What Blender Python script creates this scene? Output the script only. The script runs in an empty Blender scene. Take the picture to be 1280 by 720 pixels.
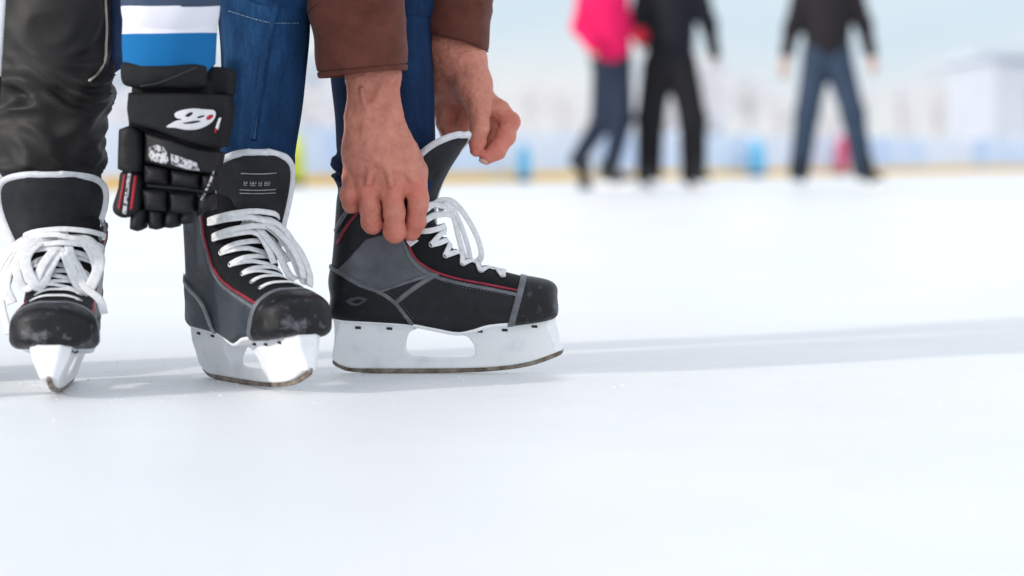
import bpy, math, random
import numpy as np
from mathutils import Vector, Matrix, noise
random.seed(7); rng = np.random.RandomState(7)
S = bpy.context.scene
COL = S.collection
F, CAMH = 3000.0, 0.2746

def P(px, py, D):
    """point of the place seen at photo pixel (px,py) at distance D from the camera plane"""
    return np.array([(px-640)*D/F, D-3.0, CAMH-(py-192)*D/F])

# ------------------------------------------------------------------ materials
def new_mat(name):
    m = bpy.data.materials.new(name); m.use_nodes = True
    nt = m.node_tree; b = nt.nodes['Principled BSDF']
    return m, nt, b
def N(nt, t, **kw):
    n = nt.nodes.new(t)
    for k, v in kw.items():
        if k in n.inputs: n.inputs[k].default_value = v
        else: setattr(n, k, v)
    return n
def rgb(r, g, b):
    f = lambda c: ((c/255+0.055)/1.055)**2.4 if c > 10 else c/255/12.92
    return (f(r), f(g), f(b), 1)
def mat(name, c1, c2=None, rough=0.6, scale=30, bump=0.15, bscale=400, bdist=0.0006, stretch=(1,1,1),
        spec=0.4, metal=0.0, sheen=0.0, lo=0.35, hi=0.65, coat=0.0, rvar=0.0, detail=5):
    m, nt, b = new_mat(name)
    tc = N(nt, 'ShaderNodeTexCoord'); mp = N(nt, 'ShaderNodeMapping'); mp.inputs['Scale'].default_value = stretch
    nt.links.new(tc.outputs['Object'], mp.inputs['Vector'])
    b.inputs['Roughness'].default_value = rough
    b.inputs['Metallic'].default_value = metal
    b.inputs['Specular IOR Level'].default_value = spec
    b.inputs['Sheen Weight'].default_value = sheen
    b.inputs['Coat Weight'].default_value = coat
    if c2 is None: c2 = tuple(x*0.8 for x in c1[:3]) + (1,)
    n = N(nt, 'ShaderNodeTexNoise', Scale=scale, Detail=detail, Roughness=0.6)
    nt.links.new(mp.outputs[0], n.inputs['Vector'])
    r = N(nt, 'ShaderNodeMapRange'); r.inputs['From Min'].default_value = lo; r.inputs['From Max'].default_value = hi
    nt.links.new(n.outputs['Fac'], r.inputs['Value'])
    mx = N(nt, 'ShaderNodeMix', data_type='RGBA'); mx.inputs[6].default_value = c1; mx.inputs[7].default_value = c2
    nt.links.new(r.outputs[0], mx.inputs[0]); nt.links.new(mx.outputs[2], b.inputs['Base Color'])
    if rvar:
        rr = N(nt, 'ShaderNodeMapRange'); rr.inputs['From Min'].default_value = .3; rr.inputs['From Max'].default_value = .7
        rr.inputs['To Min'].default_value = rough-rvar; rr.inputs['To Max'].default_value = rough+rvar
        nt.links.new(n.outputs['Fac'], rr.inputs['Value']); nt.links.new(rr.outputs[0], b.inputs['Roughness'])
    if bump:
        n2 = N(nt, 'ShaderNodeTexNoise', Scale=bscale, Detail=3)
        nt.links.new(mp.outputs[0], n2.inputs['Vector'])
        bp = N(nt, 'ShaderNodeBump', Strength=bump, Distance=bdist)
        nt.links.new(n2.outputs['Fac'], bp.inputs['Height']); nt.links.new(bp.outputs[0], b.inputs['Normal'])
    return m

M = {}
def scuffed(name, c1, c2, rough, lo, hi, amt):
    m = mat(name, c1, c2, rough, 45, .5, 800, .0008, spec=.28, rvar=.08)
    nt = m.node_tree; b = nt.nodes['Principled BSDF']; src = b.inputs['Base Color'].links[0].from_socket
    tc = N(nt, 'ShaderNodeTexCoord'); mp = N(nt, 'ShaderNodeMapping'); mp.inputs['Scale'].default_value = (1,1,3.5); mp.inputs['Rotation'].default_value=(.3,.5,0)
    nt.links.new(tc.outputs['Object'], mp.inputs['Vector'])
    n = N(nt, 'ShaderNodeTexNoise', Scale=38.0, Detail=10, Roughness=.78); nt.links.new(mp.outputs[0], n.inputs['Vector'])
    r = N(nt, 'ShaderNodeMapRange'); r.inputs['From Min'].default_value=lo; r.inputs['From Max'].default_value=hi; r.inputs['To Max'].default_value=amt
    nt.links.new(n.outputs['Fac'], r.inputs['Value'])
    mx = N(nt, 'ShaderNodeMix', data_type='RGBA'); mx.inputs[7].default_value = rgb(120,122,128)
    nt.links.new(src, mx.inputs[6]); nt.links.new(r.outputs[0], mx.inputs[0]); nt.links.new(mx.outputs[2], b.inputs['Base Color'])
    # slow dents and creases under the fine grain
    bp0 = b.inputs['Normal'].links[0].from_node
    n3 = N(nt, 'ShaderNodeTexNoise', Scale=55.0, Detail=3); nt.links.new(mp.outputs[0], n3.inputs['Vector'])
    b2 = N(nt, 'ShaderNodeBump', Strength=.35, Distance=.002); nt.links.new(n3.outputs['Fac'], b2.inputs['Height']); nt.links.new(b2.outputs[0], bp0.inputs['Normal'])
    return m
M['boot'] = scuffed('black synthetic leather', rgb(19,20,24), rgb(33,35,40), .5, .60, .8, .42)
M['boot_slate'] = scuffed('slate boot shell', rgb(36,41,50), rgb(54,61,71), .45, .62, .8, .3)
M['heel'] = scuffed('black heel leather', rgb(13,14,17), rgb(22,23,27), .45, .62, .8, .4)
M['panel'] = mat('grey quarter panel', rgb(76,79,86), rgb(104,107,113), .42, 22, .2, 900, .0004, rvar=.06)
M['panel_dark'] = mat('dark mesh panel', rgb(14,15,18), rgb(24,26,30), .65, 300, .8, 1100, .0012, spec=.2)
M['stripe'] = mat('silver grey trim', rgb(84,87,93), rgb(114,117,123), .4, 60, .1)
M['piping'] = mat('pale grey piping', rgb(125,128,134), rgb(160,163,168), .45, 80, .1)
M['emblem'] = mat('faint grey emblem', rgb(58,60,66), rgb(72,74,80), .5, 60, .1)
M['red'] = mat('red piping', rgb(130,24,44), rgb(160,36,60), .45, 80, .1)
M['felt'] = mat('white felt trim', rgb(205,207,212), rgb(225,227,232), .9, 90, .5, 900, .001)
M['tongue'] = mat('charcoal tongue nylon', rgb(22,24,28), rgb(38,40,45), .6, 25, .6, 700, .0009, spec=.25)
M['lace'] = mat('white woven lace', rgb(243,243,244), rgb(222,223,226), .85, 160, .9, 1100, .001, spec=.2)
M['holder'] = mat('white plastic holder', rgb(249,250,251), rgb(226,229,233), .35, 28, .15, 300, .0004, lo=.5, hi=.78)
M['holder_clean'] = mat('bright white holder', rgb(238,239,242), rgb(220,222,226), .35, 28, .15, 300, .0004, lo=.5, hi=.78)
M['steel'] = mat('worn runner steel', rgb(150,140,128), rgb(92,76,62), .4, 70, .3, 300, .0004, metal=.35)
M['dark'] = mat('dark rivet', rgb(38,38,42), None, .5)
M['metal'] = mat('eyelet metal', rgb(190,192,196), rgb(150,152,158), .3, metal=.9)
def toecap_mat():
    m = mat('scuffed toe cap', rgb(14,15,18), rgb(26,27,31), .45, 70, .5, 700, .0008, spec=.3, rvar=.1)
    nt = m.node_tree; b = nt.nodes['Principled BSDF']
    src = b.inputs['Base Color'].links[0].from_socket
    tc = N(nt, 'ShaderNodeTexCoord')
    n = N(nt, 'ShaderNodeTexNoise', Scale=42.0, Detail=9, Roughness=.75)
    nt.links.new(tc.outputs['Object'], n.inputs['Vector'])
    r = N(nt, 'ShaderNodeMapRange'); r.inputs['From Min'].default_value=.54; r.inputs['From Max'].default_value=.72; r.inputs['To Max'].default_value=.6
    nt.links.new(n.outputs['Fac'], r.inputs['Value'])
    mx = N(nt, 'ShaderNodeMix', data_type='RGBA'); mx.inputs[7].default_value = rgb(140,142,148)
    nt.links.new(src, mx.inputs[6]); nt.links.new(r.outputs[0], mx.inputs[0]); nt.links.new(mx.outputs[2], b.inputs['Base Color'])
    return m
M['toecap'] = toecap_mat()

def denim(name, c1, c2, c3):
    m, nt, b = new_mat(name)
    tc = N(nt, 'ShaderNodeTexCoord')
    mp = N(nt, 'ShaderNodeMapping'); mp.inputs['Scale'].default_value = (1,1,.25)
    nt.links.new(tc.outputs['Object'], mp.inputs['Vector'])
    n = N(nt, 'ShaderNodeTexNoise', Scale=28, Detail=6, Roughness=.65); nt.links.new(mp.outputs[0], n.inputs['Vector'])
    n2 = N(nt, 'ShaderNodeTexNoise', Scale=900, Detail=2); nt.links.new(mp.outputs[0], n2.inputs['Vector'])
    cr = N(nt, 'ShaderNodeValToRGB'); e = cr.color_ramp.elements
    e[0].position=.3; e[0].color=c1; e[1].position=.75; e[1].color=c3
    k = e.new(.52); k.color=c2
    nt.links.new(n.outputs['Fac'], cr.inputs[0])
    mx = N(nt, 'ShaderNodeMix', data_type='RGBA', blend_type='MULTIPLY'); mx.inputs[0].default_value=.55
    nt.links.new(cr.outputs[0], mx.inputs[6])
    r = N(nt, 'ShaderNodeMapRange'); r.inputs['From Min'].default_value=.3; r.inputs['From Max'].default_value=.7; r.inputs['To Min'].default_value=.55; r.inputs['To Max'].default_value=1.35
    nt.links.new(n2.outputs['Fac'], r.inputs['Value']); nt.links.new(r.outputs[0], mx.inputs[7])
    nt.links.new(mx.outputs[2], b.inputs['Base Color'])
    b.inputs['Roughness'].default_value=.85; b.inputs['Specular IOR Level'].default_value=.2
    w = N(nt, 'ShaderNodeTexWave', Scale=420, Distortion=1.5); w.bands_direction='DIAGONAL'
    nt.links.new(tc.outputs['Object'], w.inputs['Vector'])
    bp = N(nt, 'ShaderNodeBump', Strength=.35, Distance=.0006); nt.links.new(w.outputs['Fac'], bp.inputs['Height'])
    nt.links.new(bp.outputs[0], b.inputs['Normal'])
    return m
M['denim'] = denim('blue denim', rgb(13,42,74), rgb(22,58,97), rgb(44,90,134))
M['denim_dark'] = denim('dark denim', rgb(10,26,54), rgb(16,42,76), rgb(26,60,100))
M['thread'] = mat('pale stitching', rgb(150,172,195), rgb(90,118,150), .8, 300, .3)
M['nylon_black'] = mat('black snow trousers nylon', rgb(29,27,27), rgb(42,40,39), .58, 18, .4, 500, .0009, spec=.35)
M['reflect'] = mat('beige reflective piping', rgb(176,160,146), rgb(200,190,180), .4)
M['glove'] = mat('black glove nylon', rgb(17,18,21), rgb(30,31,34), .7, 30, .7, 600, .001, spec=.2)
M['glove_pad'] = scuffed('black glove leather', rgb(15,16,19), rgb(27,28,32), .55, .64, .85, .3)
M['white_mark'] = mat('white print', rgb(214,214,218), rgb(190,190,196), .6)
def worn_print():
    m = mat('worn white print', rgb(185,185,190), rgb(30,30,34), .6, 230, .2, lo=.46, hi=.6); return m
M['worn_print'] = worn_print()
M['red_mark'] = mat('red print', rgb(176,24,44), rgb(140,20,38), .6)
M['brown'] = mat('brown wool jacket', rgb(88,47,38), rgb(106,61,50), .9, 30, .6, 900, .0012, sheen=.1, spec=.2)
M['ply'] = mat('navy cloth', rgb(34,52,88), rgb(58,80,118), .85, 20, .4, 600)

def jersey_mat():
    m, nt, b = new_mat('striped jersey knit')
    tc = N(nt, 'ShaderNodeTexCoord'); sp = N(nt, 'ShaderNodeSeparateXYZ')
    at = N(nt, 'ShaderNodeAttribute'); at.attribute_name = 'band'
    cr = N(nt, 'ShaderNodeValToRGB'); cr.color_ramp.interpolation='CONSTANT'
    e = cr.color_ramp.elements
    e[0].position=0; e[0].color=rgb(22,104,162)
    e[1].position=.18; e[1].color=rgb(222,222,232)
    k=e.new(.355); k.color=rgb(62,74,96)
    k=e.new(.42); k.color=rgb(220,224,232)
    nt.links.new(at.outputs['Fac'], cr.inputs[0])
    nt.links.new(cr.outputs[0], b.inputs['Base Color'])
    b.inputs['Roughness'].default_value=.85; b.inputs['Specular IOR Level'].default_value=.2
    n = N(nt,'ShaderNodeTexNoise', Scale=800); nt.links.new(tc.outputs['Object'], n.inputs['Vector'])
    bp = N(nt,'ShaderNodeBump', Strength=.35, Distance=.0007); nt.links.new(n.outputs['Fac'], bp.inputs['Height']); nt.links.new(bp.outputs[0], b.inputs['Normal'])
    return m
M['jersey'] = jersey_mat()

def skin_mat():
    m, nt, b = new_mat('weathered skin')
    tc = N(nt,'ShaderNodeTexCoord')
    at = N(nt,'ShaderNodeAttribute'); at.attribute_name='flush'
    n = N(nt,'ShaderNodeTexNoise', Scale=55, Detail=6, Roughness=.7); nt.links.new(tc.outputs['Object'], n.inputs['Vector'])
    mx = N(nt,'ShaderNodeMix', data_type='RGBA'); mx.inputs[6].default_value=rgb(209,143,121); mx.inputs[7].default_value=rgb(174,108,92)
    r0 = N(nt,'ShaderNodeMapRange'); r0.inputs['From Min'].default_value=.3; r0.inputs['From Max'].default_value=.7
    nt.links.new(n.outputs['Fac'], r0.inputs['Value']); nt.links.new(r0.outputs[0], mx.inputs[0])
    mx2 = N(nt,'ShaderNodeMix', data_type='RGBA'); mx2.inputs[7].default_value=rgb(204,112,97)
    nt.links.new(mx.outputs[2], mx2.inputs[6]); nt.links.new(at.outputs['Fac'], mx2.inputs[0])
    nt.links.new(mx2.outputs[2], b.inputs['Base Color'])
    b.inputs['Roughness'].default_value=.5; b.inputs['Specular IOR Level'].default_value=.35
    b.inputs['Subsurface Weight'].default_value=.12; b.inputs['Subsurface Radius'].default_value=(.012,.004,.002); b.inputs['Subsurface Scale'].default_value=.35
    v = N(nt,'ShaderNodeTexVoronoi', Scale=520); nt.links.new(tc.outputs['Object'], v.inputs['Vector'])
    n2 = N(nt,'ShaderNodeTexNoise', Scale=140, Detail=6); nt.links.new(tc.outputs['Object'], n2.inputs['Vector'])
    ad = N(nt,'ShaderNodeMath', operation='MULTIPLY_ADD'); ad.inputs[1].default_value=.35
    nt.links.new(v.outputs['Distance'], ad.inputs[0]); nt.links.new(n2.outputs['Fac'], ad.inputs[2])
    bp = N(nt,'ShaderNodeBump', Strength=.75, Distance=.0014); nt.links.new(ad.outputs[0], bp.inputs['Height']); nt.links.new(bp.outputs[0], b.inputs['Normal'])
    return m
M['skin'] = skin_mat()
M['nail'] = mat('fingernail', rgb(196,158,146), rgb(180,150,140), .3, bump=0)

def ice_mat():
    m, nt, b = new_mat('scraped rink ice')
    tc = N(nt,'ShaderNodeTexCoord')
    n = N(nt,'ShaderNodeTexNoise', Scale=2.2, Detail=6, Roughness=.6); nt.links.new(tc.outputs['Object'], n.inputs['Vector'])
    n1 = N(nt,'ShaderNodeTexNoise', Scale=45, Detail=8, Roughness=.7); nt.links.new(tc.outputs['Object'], n1.inputs['Vector'])
    # fine skate cuts: strongly stretched noise in two directions
    cuts=[]
    for ang, sc in ((12, 1.0), (-28, 1.3), (63, .9)):
        mp = N(nt,'ShaderNodeMapping'); mp.inputs['Rotation'].default_value=(0,0,math.radians(ang)); mp.inputs['Scale'].default_value=(1.2*sc,55*sc,1)
        nt.links.new(tc.outputs['Object'], mp.inputs['Vector'])
        q = N(nt,'ShaderNodeTexNoise', Scale=1.6, Detail=5, Roughness=.75); nt.links.new(mp.outputs[0], q.inputs['Vector'])
        rr = N(nt,'ShaderNodeMapRange'); rr.inputs['From Min'].default_value=.6; rr.inputs['From Max'].default_value=.72
        nt.links.new(q.outputs['Fac'], rr.inputs['Value']); cuts.append(rr)
    mxa = N(nt,'ShaderNodeMath', operation='MAXIMUM'); nt.links.new(cuts[0].outputs[0], mxa.inputs[0]); nt.links.new(cuts[1].outputs[0], mxa.inputs[1])
    mxb = N(nt,'ShaderNodeMath', operation='MAXIMUM'); nt.links.new(mxa.outputs[0], mxb.inputs[0]); nt.links.new(cuts[2].outputs[0], mxb.inputs[1])
    mx = N(nt,'ShaderNodeMix', data_type='RGBA'); mx.inputs[6].default_value=(.83,.843,.856,1); mx.inputs[7].default_value=(.885,.893,.90,1)
    r = N(nt,'ShaderNodeMapRange'); r.inputs['From Min'].default_value=.3; r.inputs['From Max'].default_value=.7
    nt.links.new(n.outputs['Fac'], r.inputs['Value']); nt.links.new(r.outputs[0], mx.inputs[0])
    mx2 = N(nt,'ShaderNodeMix', data_type='RGBA'); mx2.inputs[7].default_value=(.92,.925,.93,1)
    ml = N(nt,'ShaderNodeMath', operation='MULTIPLY'); ml.inputs[1].default_value=.6; nt.links.new(mxb.outputs[0], ml.inputs[0])
    nt.links.new(mx.outputs[2], mx2.inputs[6]); nt.links.new(ml.outputs[0], mx2.inputs[0]); nt.links.new(mx2.outputs[2], b.inputs['Base Color'])
    b.inputs['Roughness'].default_value=.42; b.inputs['Specular IOR Level'].default_value=.3; b.inputs['IOR'].default_value=1.31
    ad = N(nt,'ShaderNodeMath', operation='MULTIPLY_ADD'); ad.inputs[1].default_value=.5
    nt.links.new(mxb.outputs[0], ad.inputs[0]); nt.links.new(n1.outputs['Fac'], ad.inputs[2])
    bp = N(nt,'ShaderNodeBump', Strength=.6, Distance=.0025); nt.links.new(ad.outputs[0], bp.inputs['Height']); nt.links.new(bp.outputs[0], b.inputs['Normal'])
    return m
M['ice'] = ice_mat()
M['snow'] = mat('distant snow', (.80,.82,.86,1), (.72,.75,.8,1), .8, .3, .3, 6, .02)

# ------------------------------------------------------------------ mesh helpers
def mesh_np(name, V, Q, attrs=None, smooth=True):
    V = np.asarray(V, dtype=np.float32); 
    me = bpy.data.meshes.new(name)
    if isinstance(Q, np.ndarray):
        k = Q.shape[1]
        me.vertices.add(len(V)); me.vertices.foreach_set('co', V.ravel())
        me.loops.add(Q.size); me.loops.foreach_set('vertex_index', Q.ravel().astype(np.int32))
        me.polygons.add(len(Q)); me.polygons.foreach_set('loop_start', np.arange(0, Q.size, k, dtype=np.int32))
        me.update(calc_edges=True)
    else:
        me.from_pydata([tuple(map(float, v)) for v in V], [], [tuple(int(i) for i in q) for q in Q]); me.update()
    me.validate()
    if smooth: me.polygons.foreach_set('use_smooth', np.ones(len(me.polygons), dtype=bool))
    if attrs:
        for k, a in attrs.items():
            at = me.attributes.new(k, 'FLOAT', 'POINT'); at.data.foreach_set('value', np.asarray(a, dtype=np.float32))
    return me
def link(name, me, m=None, parent=None):
    o = bpy.data.objects.new(name, me); COL.objects.link(o)
    if m is not None and not me.materials: me.materials.append(m)
    if parent is not None: o.parent = parent
    return o
def thing(name, label, cat, loc=(0,0,0), rot=(0,0,0), scale=1, group=None):
    o = bpy.data.objects.new(name, None); COL.objects.link(o); o.empty_display_size = .05
    o.location = Vector([float(v) for v in loc]); o.rotation_euler = rot; o.scale = (scale,)*3
    tag(o, label, cat, group); return o
def tag(o, label=None, cat=None, group=None, kind=None):
    if label: o['label'] = label
    if cat: o['category'] = cat
    if group: o['group'] = group
    if kind: o['kind'] = kind
    return o
def struct(name, me, m): 
    o = link(name, me, m); o['kind'] = 'structure'; return o
class MB:
    """collects pieces into one mesh"""
    def __init__(s): s.V=[]; s.Q=[]; s.n=0; s.A={}
    def add(s, V, Q):
        V=np.asarray(V,float); s.V.append(V); s.Q += [tuple(int(i)+s.n for i in q) for q in Q]; s.n += len(V)
    def box(s, lo, hi):
        x0,y0,z0=lo; x1,y1,z1=hi
        s.add([(x0,y0,z0),(x1,y0,z0),(x1,y1,z0),(x0,y1,z0),(x0,y0,z1),(x1,y0,z1),(x1,y1,z1),(x0,y1,z1)],
              [(0,3,2,1),(4,5,6,7),(0,1,5,4),(1,2,6,5),(2,3,7,6),(3,0,4,7)])
    def mesh(s, name, smooth=True, off=(0,0,0)):
        return mesh_np(name, np.concatenate(s.V)-np.asarray(off), s.Q, smooth=smooth)
def catmull(pts, n, closed=False):
    pts = np.asarray(pts, float)
    k = len(pts)
    if closed: ext = np.vstack([pts[-1], pts, pts[0], pts[1]]); segs = k
    else: ext = np.vstack([2*pts[0]-pts[1], pts, 2*pts[-1]-pts[-2]]); segs = k-1
    u = np.linspace(0, segs, n, endpoint=not closed); i = np.minimum(u.astype(int), segs-1); t = (u-i)[:,None]
    p0,p1,p2,p3 = ext[i],ext[i+1],ext[i+2],ext[i+3]
    return .5*((2*p1)+(-p0+p2)*t+(2*p0-5*p1+4*p2-p3)*t*t+(-p0+3*p1-3*p2+p3)*t**3)
def nrm(v): return v/np.maximum(np.linalg.norm(v,axis=-1,keepdims=True),1e-9)
def frames(C, hint):
    T = nrm(np.gradient(C, axis=0)); H = np.broadcast_to(np.asarray(hint,float), C.shape)
    U = nrm(H - T*(H*T).sum(1,keepdims=True)); Vv = np.cross(T,U)
    return T,U,Vv
def ribbon(pts, normal, width, thick, n=None, nseg=8):
    """flat lace / strip along pts; normal = hint (vector or per-point)"""
    pts=np.asarray(pts,float); n = n or max(12, 6*len(pts))
    C = catmull(pts, n)
    if np.ndim(normal)==2: H = catmull(normal, n)
    else: H = np.asarray(normal,float)
    T,U,B = frames(C,H)
    a = np.linspace(0,2*math.pi,nseg,endpoint=False)+math.pi/nseg
    ca,sa = np.cos(a),np.sin(a); ex=.6
    cb = np.sign(ca)*abs(ca)**ex*width/2; sb=np.sign(sa)*abs(sa)**ex*thick/2
    V = (C[:,None,:]+B[:,None,:]*cb[None,:,None]+U[:,None,:]*sb[None,:,None]).reshape(-1,3)
    Q=[]
    for i in range(n-1):
        for j in range(nseg):
            Q.append((i*nseg+j, i*nseg+(j+1)%nseg, (i+1)*nseg+(j+1)%nseg, (i+1)*nseg+j))
    Q.append(tuple(range(nseg))[::-1]); Q.append(tuple((n-1)*nseg+j for j in range(nseg)))
    return V,Q
def tube(pts, r, n=None, nseg=10):
    pts=np.asarray(pts,float); n=n or max(10,6*len(pts))
    R = np.asarray(r,float) if np.ndim(r) else np.full(len(pts),r)
    CR = catmull(np.column_stack([pts,R]),n); C=CR[:,:3]; R=CR[:,3]
    T = nrm(np.gradient(C,axis=0)); h=np.array([.31,.22,.92]); h = h if abs(T[0]@h)<.9 else np.array([1,0,0.])
    T,U,B = frames(C,h)
    a=np.linspace(0,2*math.pi,nseg,endpoint=False)
    V=(C[:,None,:]+(U[:,None,:]*np.cos(a)[None,:,None]+B[:,None,:]*np.sin(a)[None,:,None])*R[:,None,None]).reshape(-1,3)
    Q=[]
    for i in range(n-1):
        for j in range(nseg):
            Q.append((i*nseg+j, i*nseg+(j+1)%nseg, (i+1)*nseg+(j+1)%nseg, (i+1)*nseg+j))
    Q.append(tuple(range(nseg))[::-1]); Q.append(tuple((n-1)*nseg+j for j in range(nseg)))
    return V,Q
def loft(path, nr, nseg, hint=(1,0,0), disp=None, hem0=0, hem1=0, p=2.0):
    """path: rows (x,y,z,rx,ry). returns V, Q(np), s per vertex. hemK: fold the end inward by that depth"""
    A = catmull(np.asarray(path,float), nr); C=A[:,:3]; rx=A[:,3]; ry=A[:,4]
    T,U,B = frames(C,hint)
    a=np.linspace(0,2*math.pi,nseg,endpoint=False); ca,sa=np.cos(a),np.sin(a)
    ex=2/p; ca=np.sign(ca)*abs(ca)**ex; sa=np.sign(sa)*abs(sa)**ex
    L = U[:,None,:]*(rx[:,None]*ca)[:,:,None] + B[:,None,:]*(ry[:,None]*sa)[:,:,None]
    V = C[:,None,:]+L
    s = np.linspace(0,1,nr)
    if disp is not None:
        d = np.array([[disp(a[j], s[i], V[i,j]) for j in range(nseg)] for i in range(nr)])
        V = V + nrm(L)*d[:,:,None]
    rows=[V[i] for i in range(nr)]; ss=[s[i] for i in range(nr)]
    def inward(i, sgn, dep):
        out=[]; c=V[i].mean(0)
        for f,dd in ((.985,-.0012),(.96,-.0010),(.94,.002),(.93,dep*.4),(.90,dep)):
            out.append(c+(V[i]-c)*f+T[i]*sgn*dd)
        return out
    if hem0: pre=inward(0, 1, hem0); rows = pre[::-1]+rows; ss=[0]*5+ss
    if hem1: post=inward(nr-1,-1, hem1); rows = rows+post; ss=ss+[1]*5
    n=len(rows); V=np.array(rows).reshape(-1,3); sv=np.repeat(ss,nseg)
    i,j=np.meshgrid(np.arange(n-1),np.arange(nseg),indexing='ij'); j2=(j+1)%nseg
    Q=np.stack([i*nseg+j,i*nseg+j2,(i+1)*nseg+j2,(i+1)*nseg+j],-1).reshape(-1,4)
    return V,Q,sv
def nz(p, f, seed=0.0):
    return noise.noise(Vector((float(p[0])*f[0]+seed, float(p[1])*f[1]+seed*1.7, float(p[2])*f[2]-seed)))

# ------------------------------------------------------------------ implicit surfaces
def nets(fn, lo, hi, h):
    ax=[np.arange(lo[i]-2*h, hi[i]+3*h, h) for i in range(3)]
    X,Y,Z=np.meshgrid(*ax,indexing='ij'); f=np.asarray(fn(X,Y,Z),dtype=np.float32); del X,Y,Z
    s=f<0; sh=np.array(f.shape)-1
    cnt=np.zeros(sh,np.float32); acc=np.zeros((*sh,3),np.float32)
    sl=lambda o: tuple(slice(o[i],o[i]+sh[i]) for i in range(3))
    for axis in range(3):
        for b in range(4):
            o=[0,0,0]; others=[k for k in range(3) if k!=axis]; o[others[0]]=b&1; o[others[1]]=b>>1
            o2=list(o); o2[axis]=1
            fa=f[sl(o)]; fb=f[sl(o2)]; cr=(fa<0)!=(fb<0)
            t=np.where(cr, fa/np.where(cr,fa-fb,1), 0)
            cnt+=cr
            for k in range(3):
                acc[...,k]+= np.where(cr, (t if k==axis else o[k]), 0)
    act=cnt>0; idx=np.full(sh,-1,np.int64); idx[act]=np.arange(act.sum())
    ci=np.argwhere(act); V=(ci+acc[act]/cnt[act][:,None])*h+np.array([a[0] for a in ax])
    Q=[]
    for axis in range(3):
        b_,c_=(axis+1)%3,(axis+2)%3
        s0=[slice(None)]*3; s1=[slice(None)]*3
        s0[axis]=slice(0,-1); s1[axis]=slice(1,None)
        for k in (b_,c_): s0[k]=slice(1,-1); s1[k]=slice(1,-1)
        e=s[tuple(s0)]!=s[tuple(s1)]; ij=np.argwhere(e)
        if not len(ij): continue
        off=np.zeros(3,int); off[b_]=1; off[c_]=1; ij=ij+off
        ins=s[ij[:,0],ij[:,1],ij[:,2]]
        def cell(db,dc):
            q=ij.copy(); q[:,b_]+=db; q[:,c_]+=dc; return idx[q[:,0],q[:,1],q[:,2]]
        q=np.stack([cell(-1,-1),cell(0,-1),cell(0,0),cell(-1,0)],1)
        q[~ins]=q[~ins][:,::-1]; Q.append(q)
    return V,np.concatenate(Q)
def seg_sdf(a,b,ra,rb):
    a=np.asarray(a,float); b=np.asarray(b,float); ba=b-a; L=max(ba@ba,1e-12)
    def f(x,y,z):
        t=np.clip(((x-a[0])*ba[0]+(y-a[1])*ba[1]+(z-a[2])*ba[2])/L,0,1)
        return np.sqrt((x-a[0]-t*ba[0])**2+(y-a[1]-t*ba[1])**2+(z-a[2]-t*ba[2])**2)-(ra+(rb-ra)*t)
    return f
def ell_sdf(c,r):
    def f(x,y,z):
        k0=np.sqrt(((x-c[0])/r[0])**2+((y-c[1])/r[1])**2+((z-c[2])/r[2])**2)
        return (k0-1)*min(r)
    return f
def smin(a,b,k):
    h=np.maximum(k-np.abs(a-b),0)/k; return np.minimum(a,b)-h*h*k*.25
def rint(a,b,k): return np.minimum(-k,np.maximum(a,b))+np.sqrt(np.maximum(a+k,0)**2+np.maximum(b+k,0)**2)
def sstep(a,b,x): t=np.clip((x-a)/(b-a),0,1); return t*t*(3-2*t)
def poly_sd(pts,x,z):
    pts=np.asarray(pts,float); d=np.full(x.shape,1e9); ins=np.zeros(x.shape,bool); n=len(pts)
    for i in range(n):
        a=pts[i]; b=pts[(i+1)%n]; e=b-a; wx=x-a[0]; wz=z-a[1]
        t=np.clip((wx*e[0]+wz*e[1])/max(e@e,1e-14),0,1)
        d=np.minimum(d,(wx-t*e[0])**2+(wz-t*e[1])**2)
        c=((a[1]<=z)!=(b[1]<=z)); 
        ins^= c & (x < (b[0]-a[0])*(z-a[1])/np.where(c,(b[1]-a[1]) if b[1]!=a[1] else 1e-12,1)+a[0])
    d=np.sqrt(d); return np.where(ins,-d,d)
def line_ud(pts,x,z):
    pts=np.asarray(pts,float); d=np.full(x.shape,1e9)
    for a,b in zip(pts[:-1],pts[1:]):
        e=b-a; t=np.clip(((x-a[0])*e[0]+(z-a[1])*e[1])/max(e@e,1e-14),0,1)
        d=np.minimum(d,(x-a[0]-t*e[0])**2+(z-a[1]-t*e[1])**2)
    return np.sqrt(d)
class G2:
    """2-D field sampled once, looked up bilinearly"""
    def __init__(s, fn, x0,x1,z0,z1,h):
        s.x0,s.z0,s.h=x0,z0,h; xs=np.arange(x0,x1,h); zs=np.arange(z0,z1,h)
        X,Z=np.meshgrid(xs,zs,indexing='ij'); s.g=fn(X,Z)
    def __call__(s,x,z):
        u=np.clip((x-s.x0)/s.h,0,s.g.shape[0]-1.001); v=np.clip((z-s.z0)/s.h,0,s.g.shape[1]-1.001)
        i=u.astype(int); j=v.astype(int); a=u-i; b=v-j; g=s.g
        return (g[i,j]*(1-a)*(1-b)+g[i+1,j]*a*(1-b)+g[i,j+1]*(1-a)*b+g[i+1,j+1]*a*b)

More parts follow.
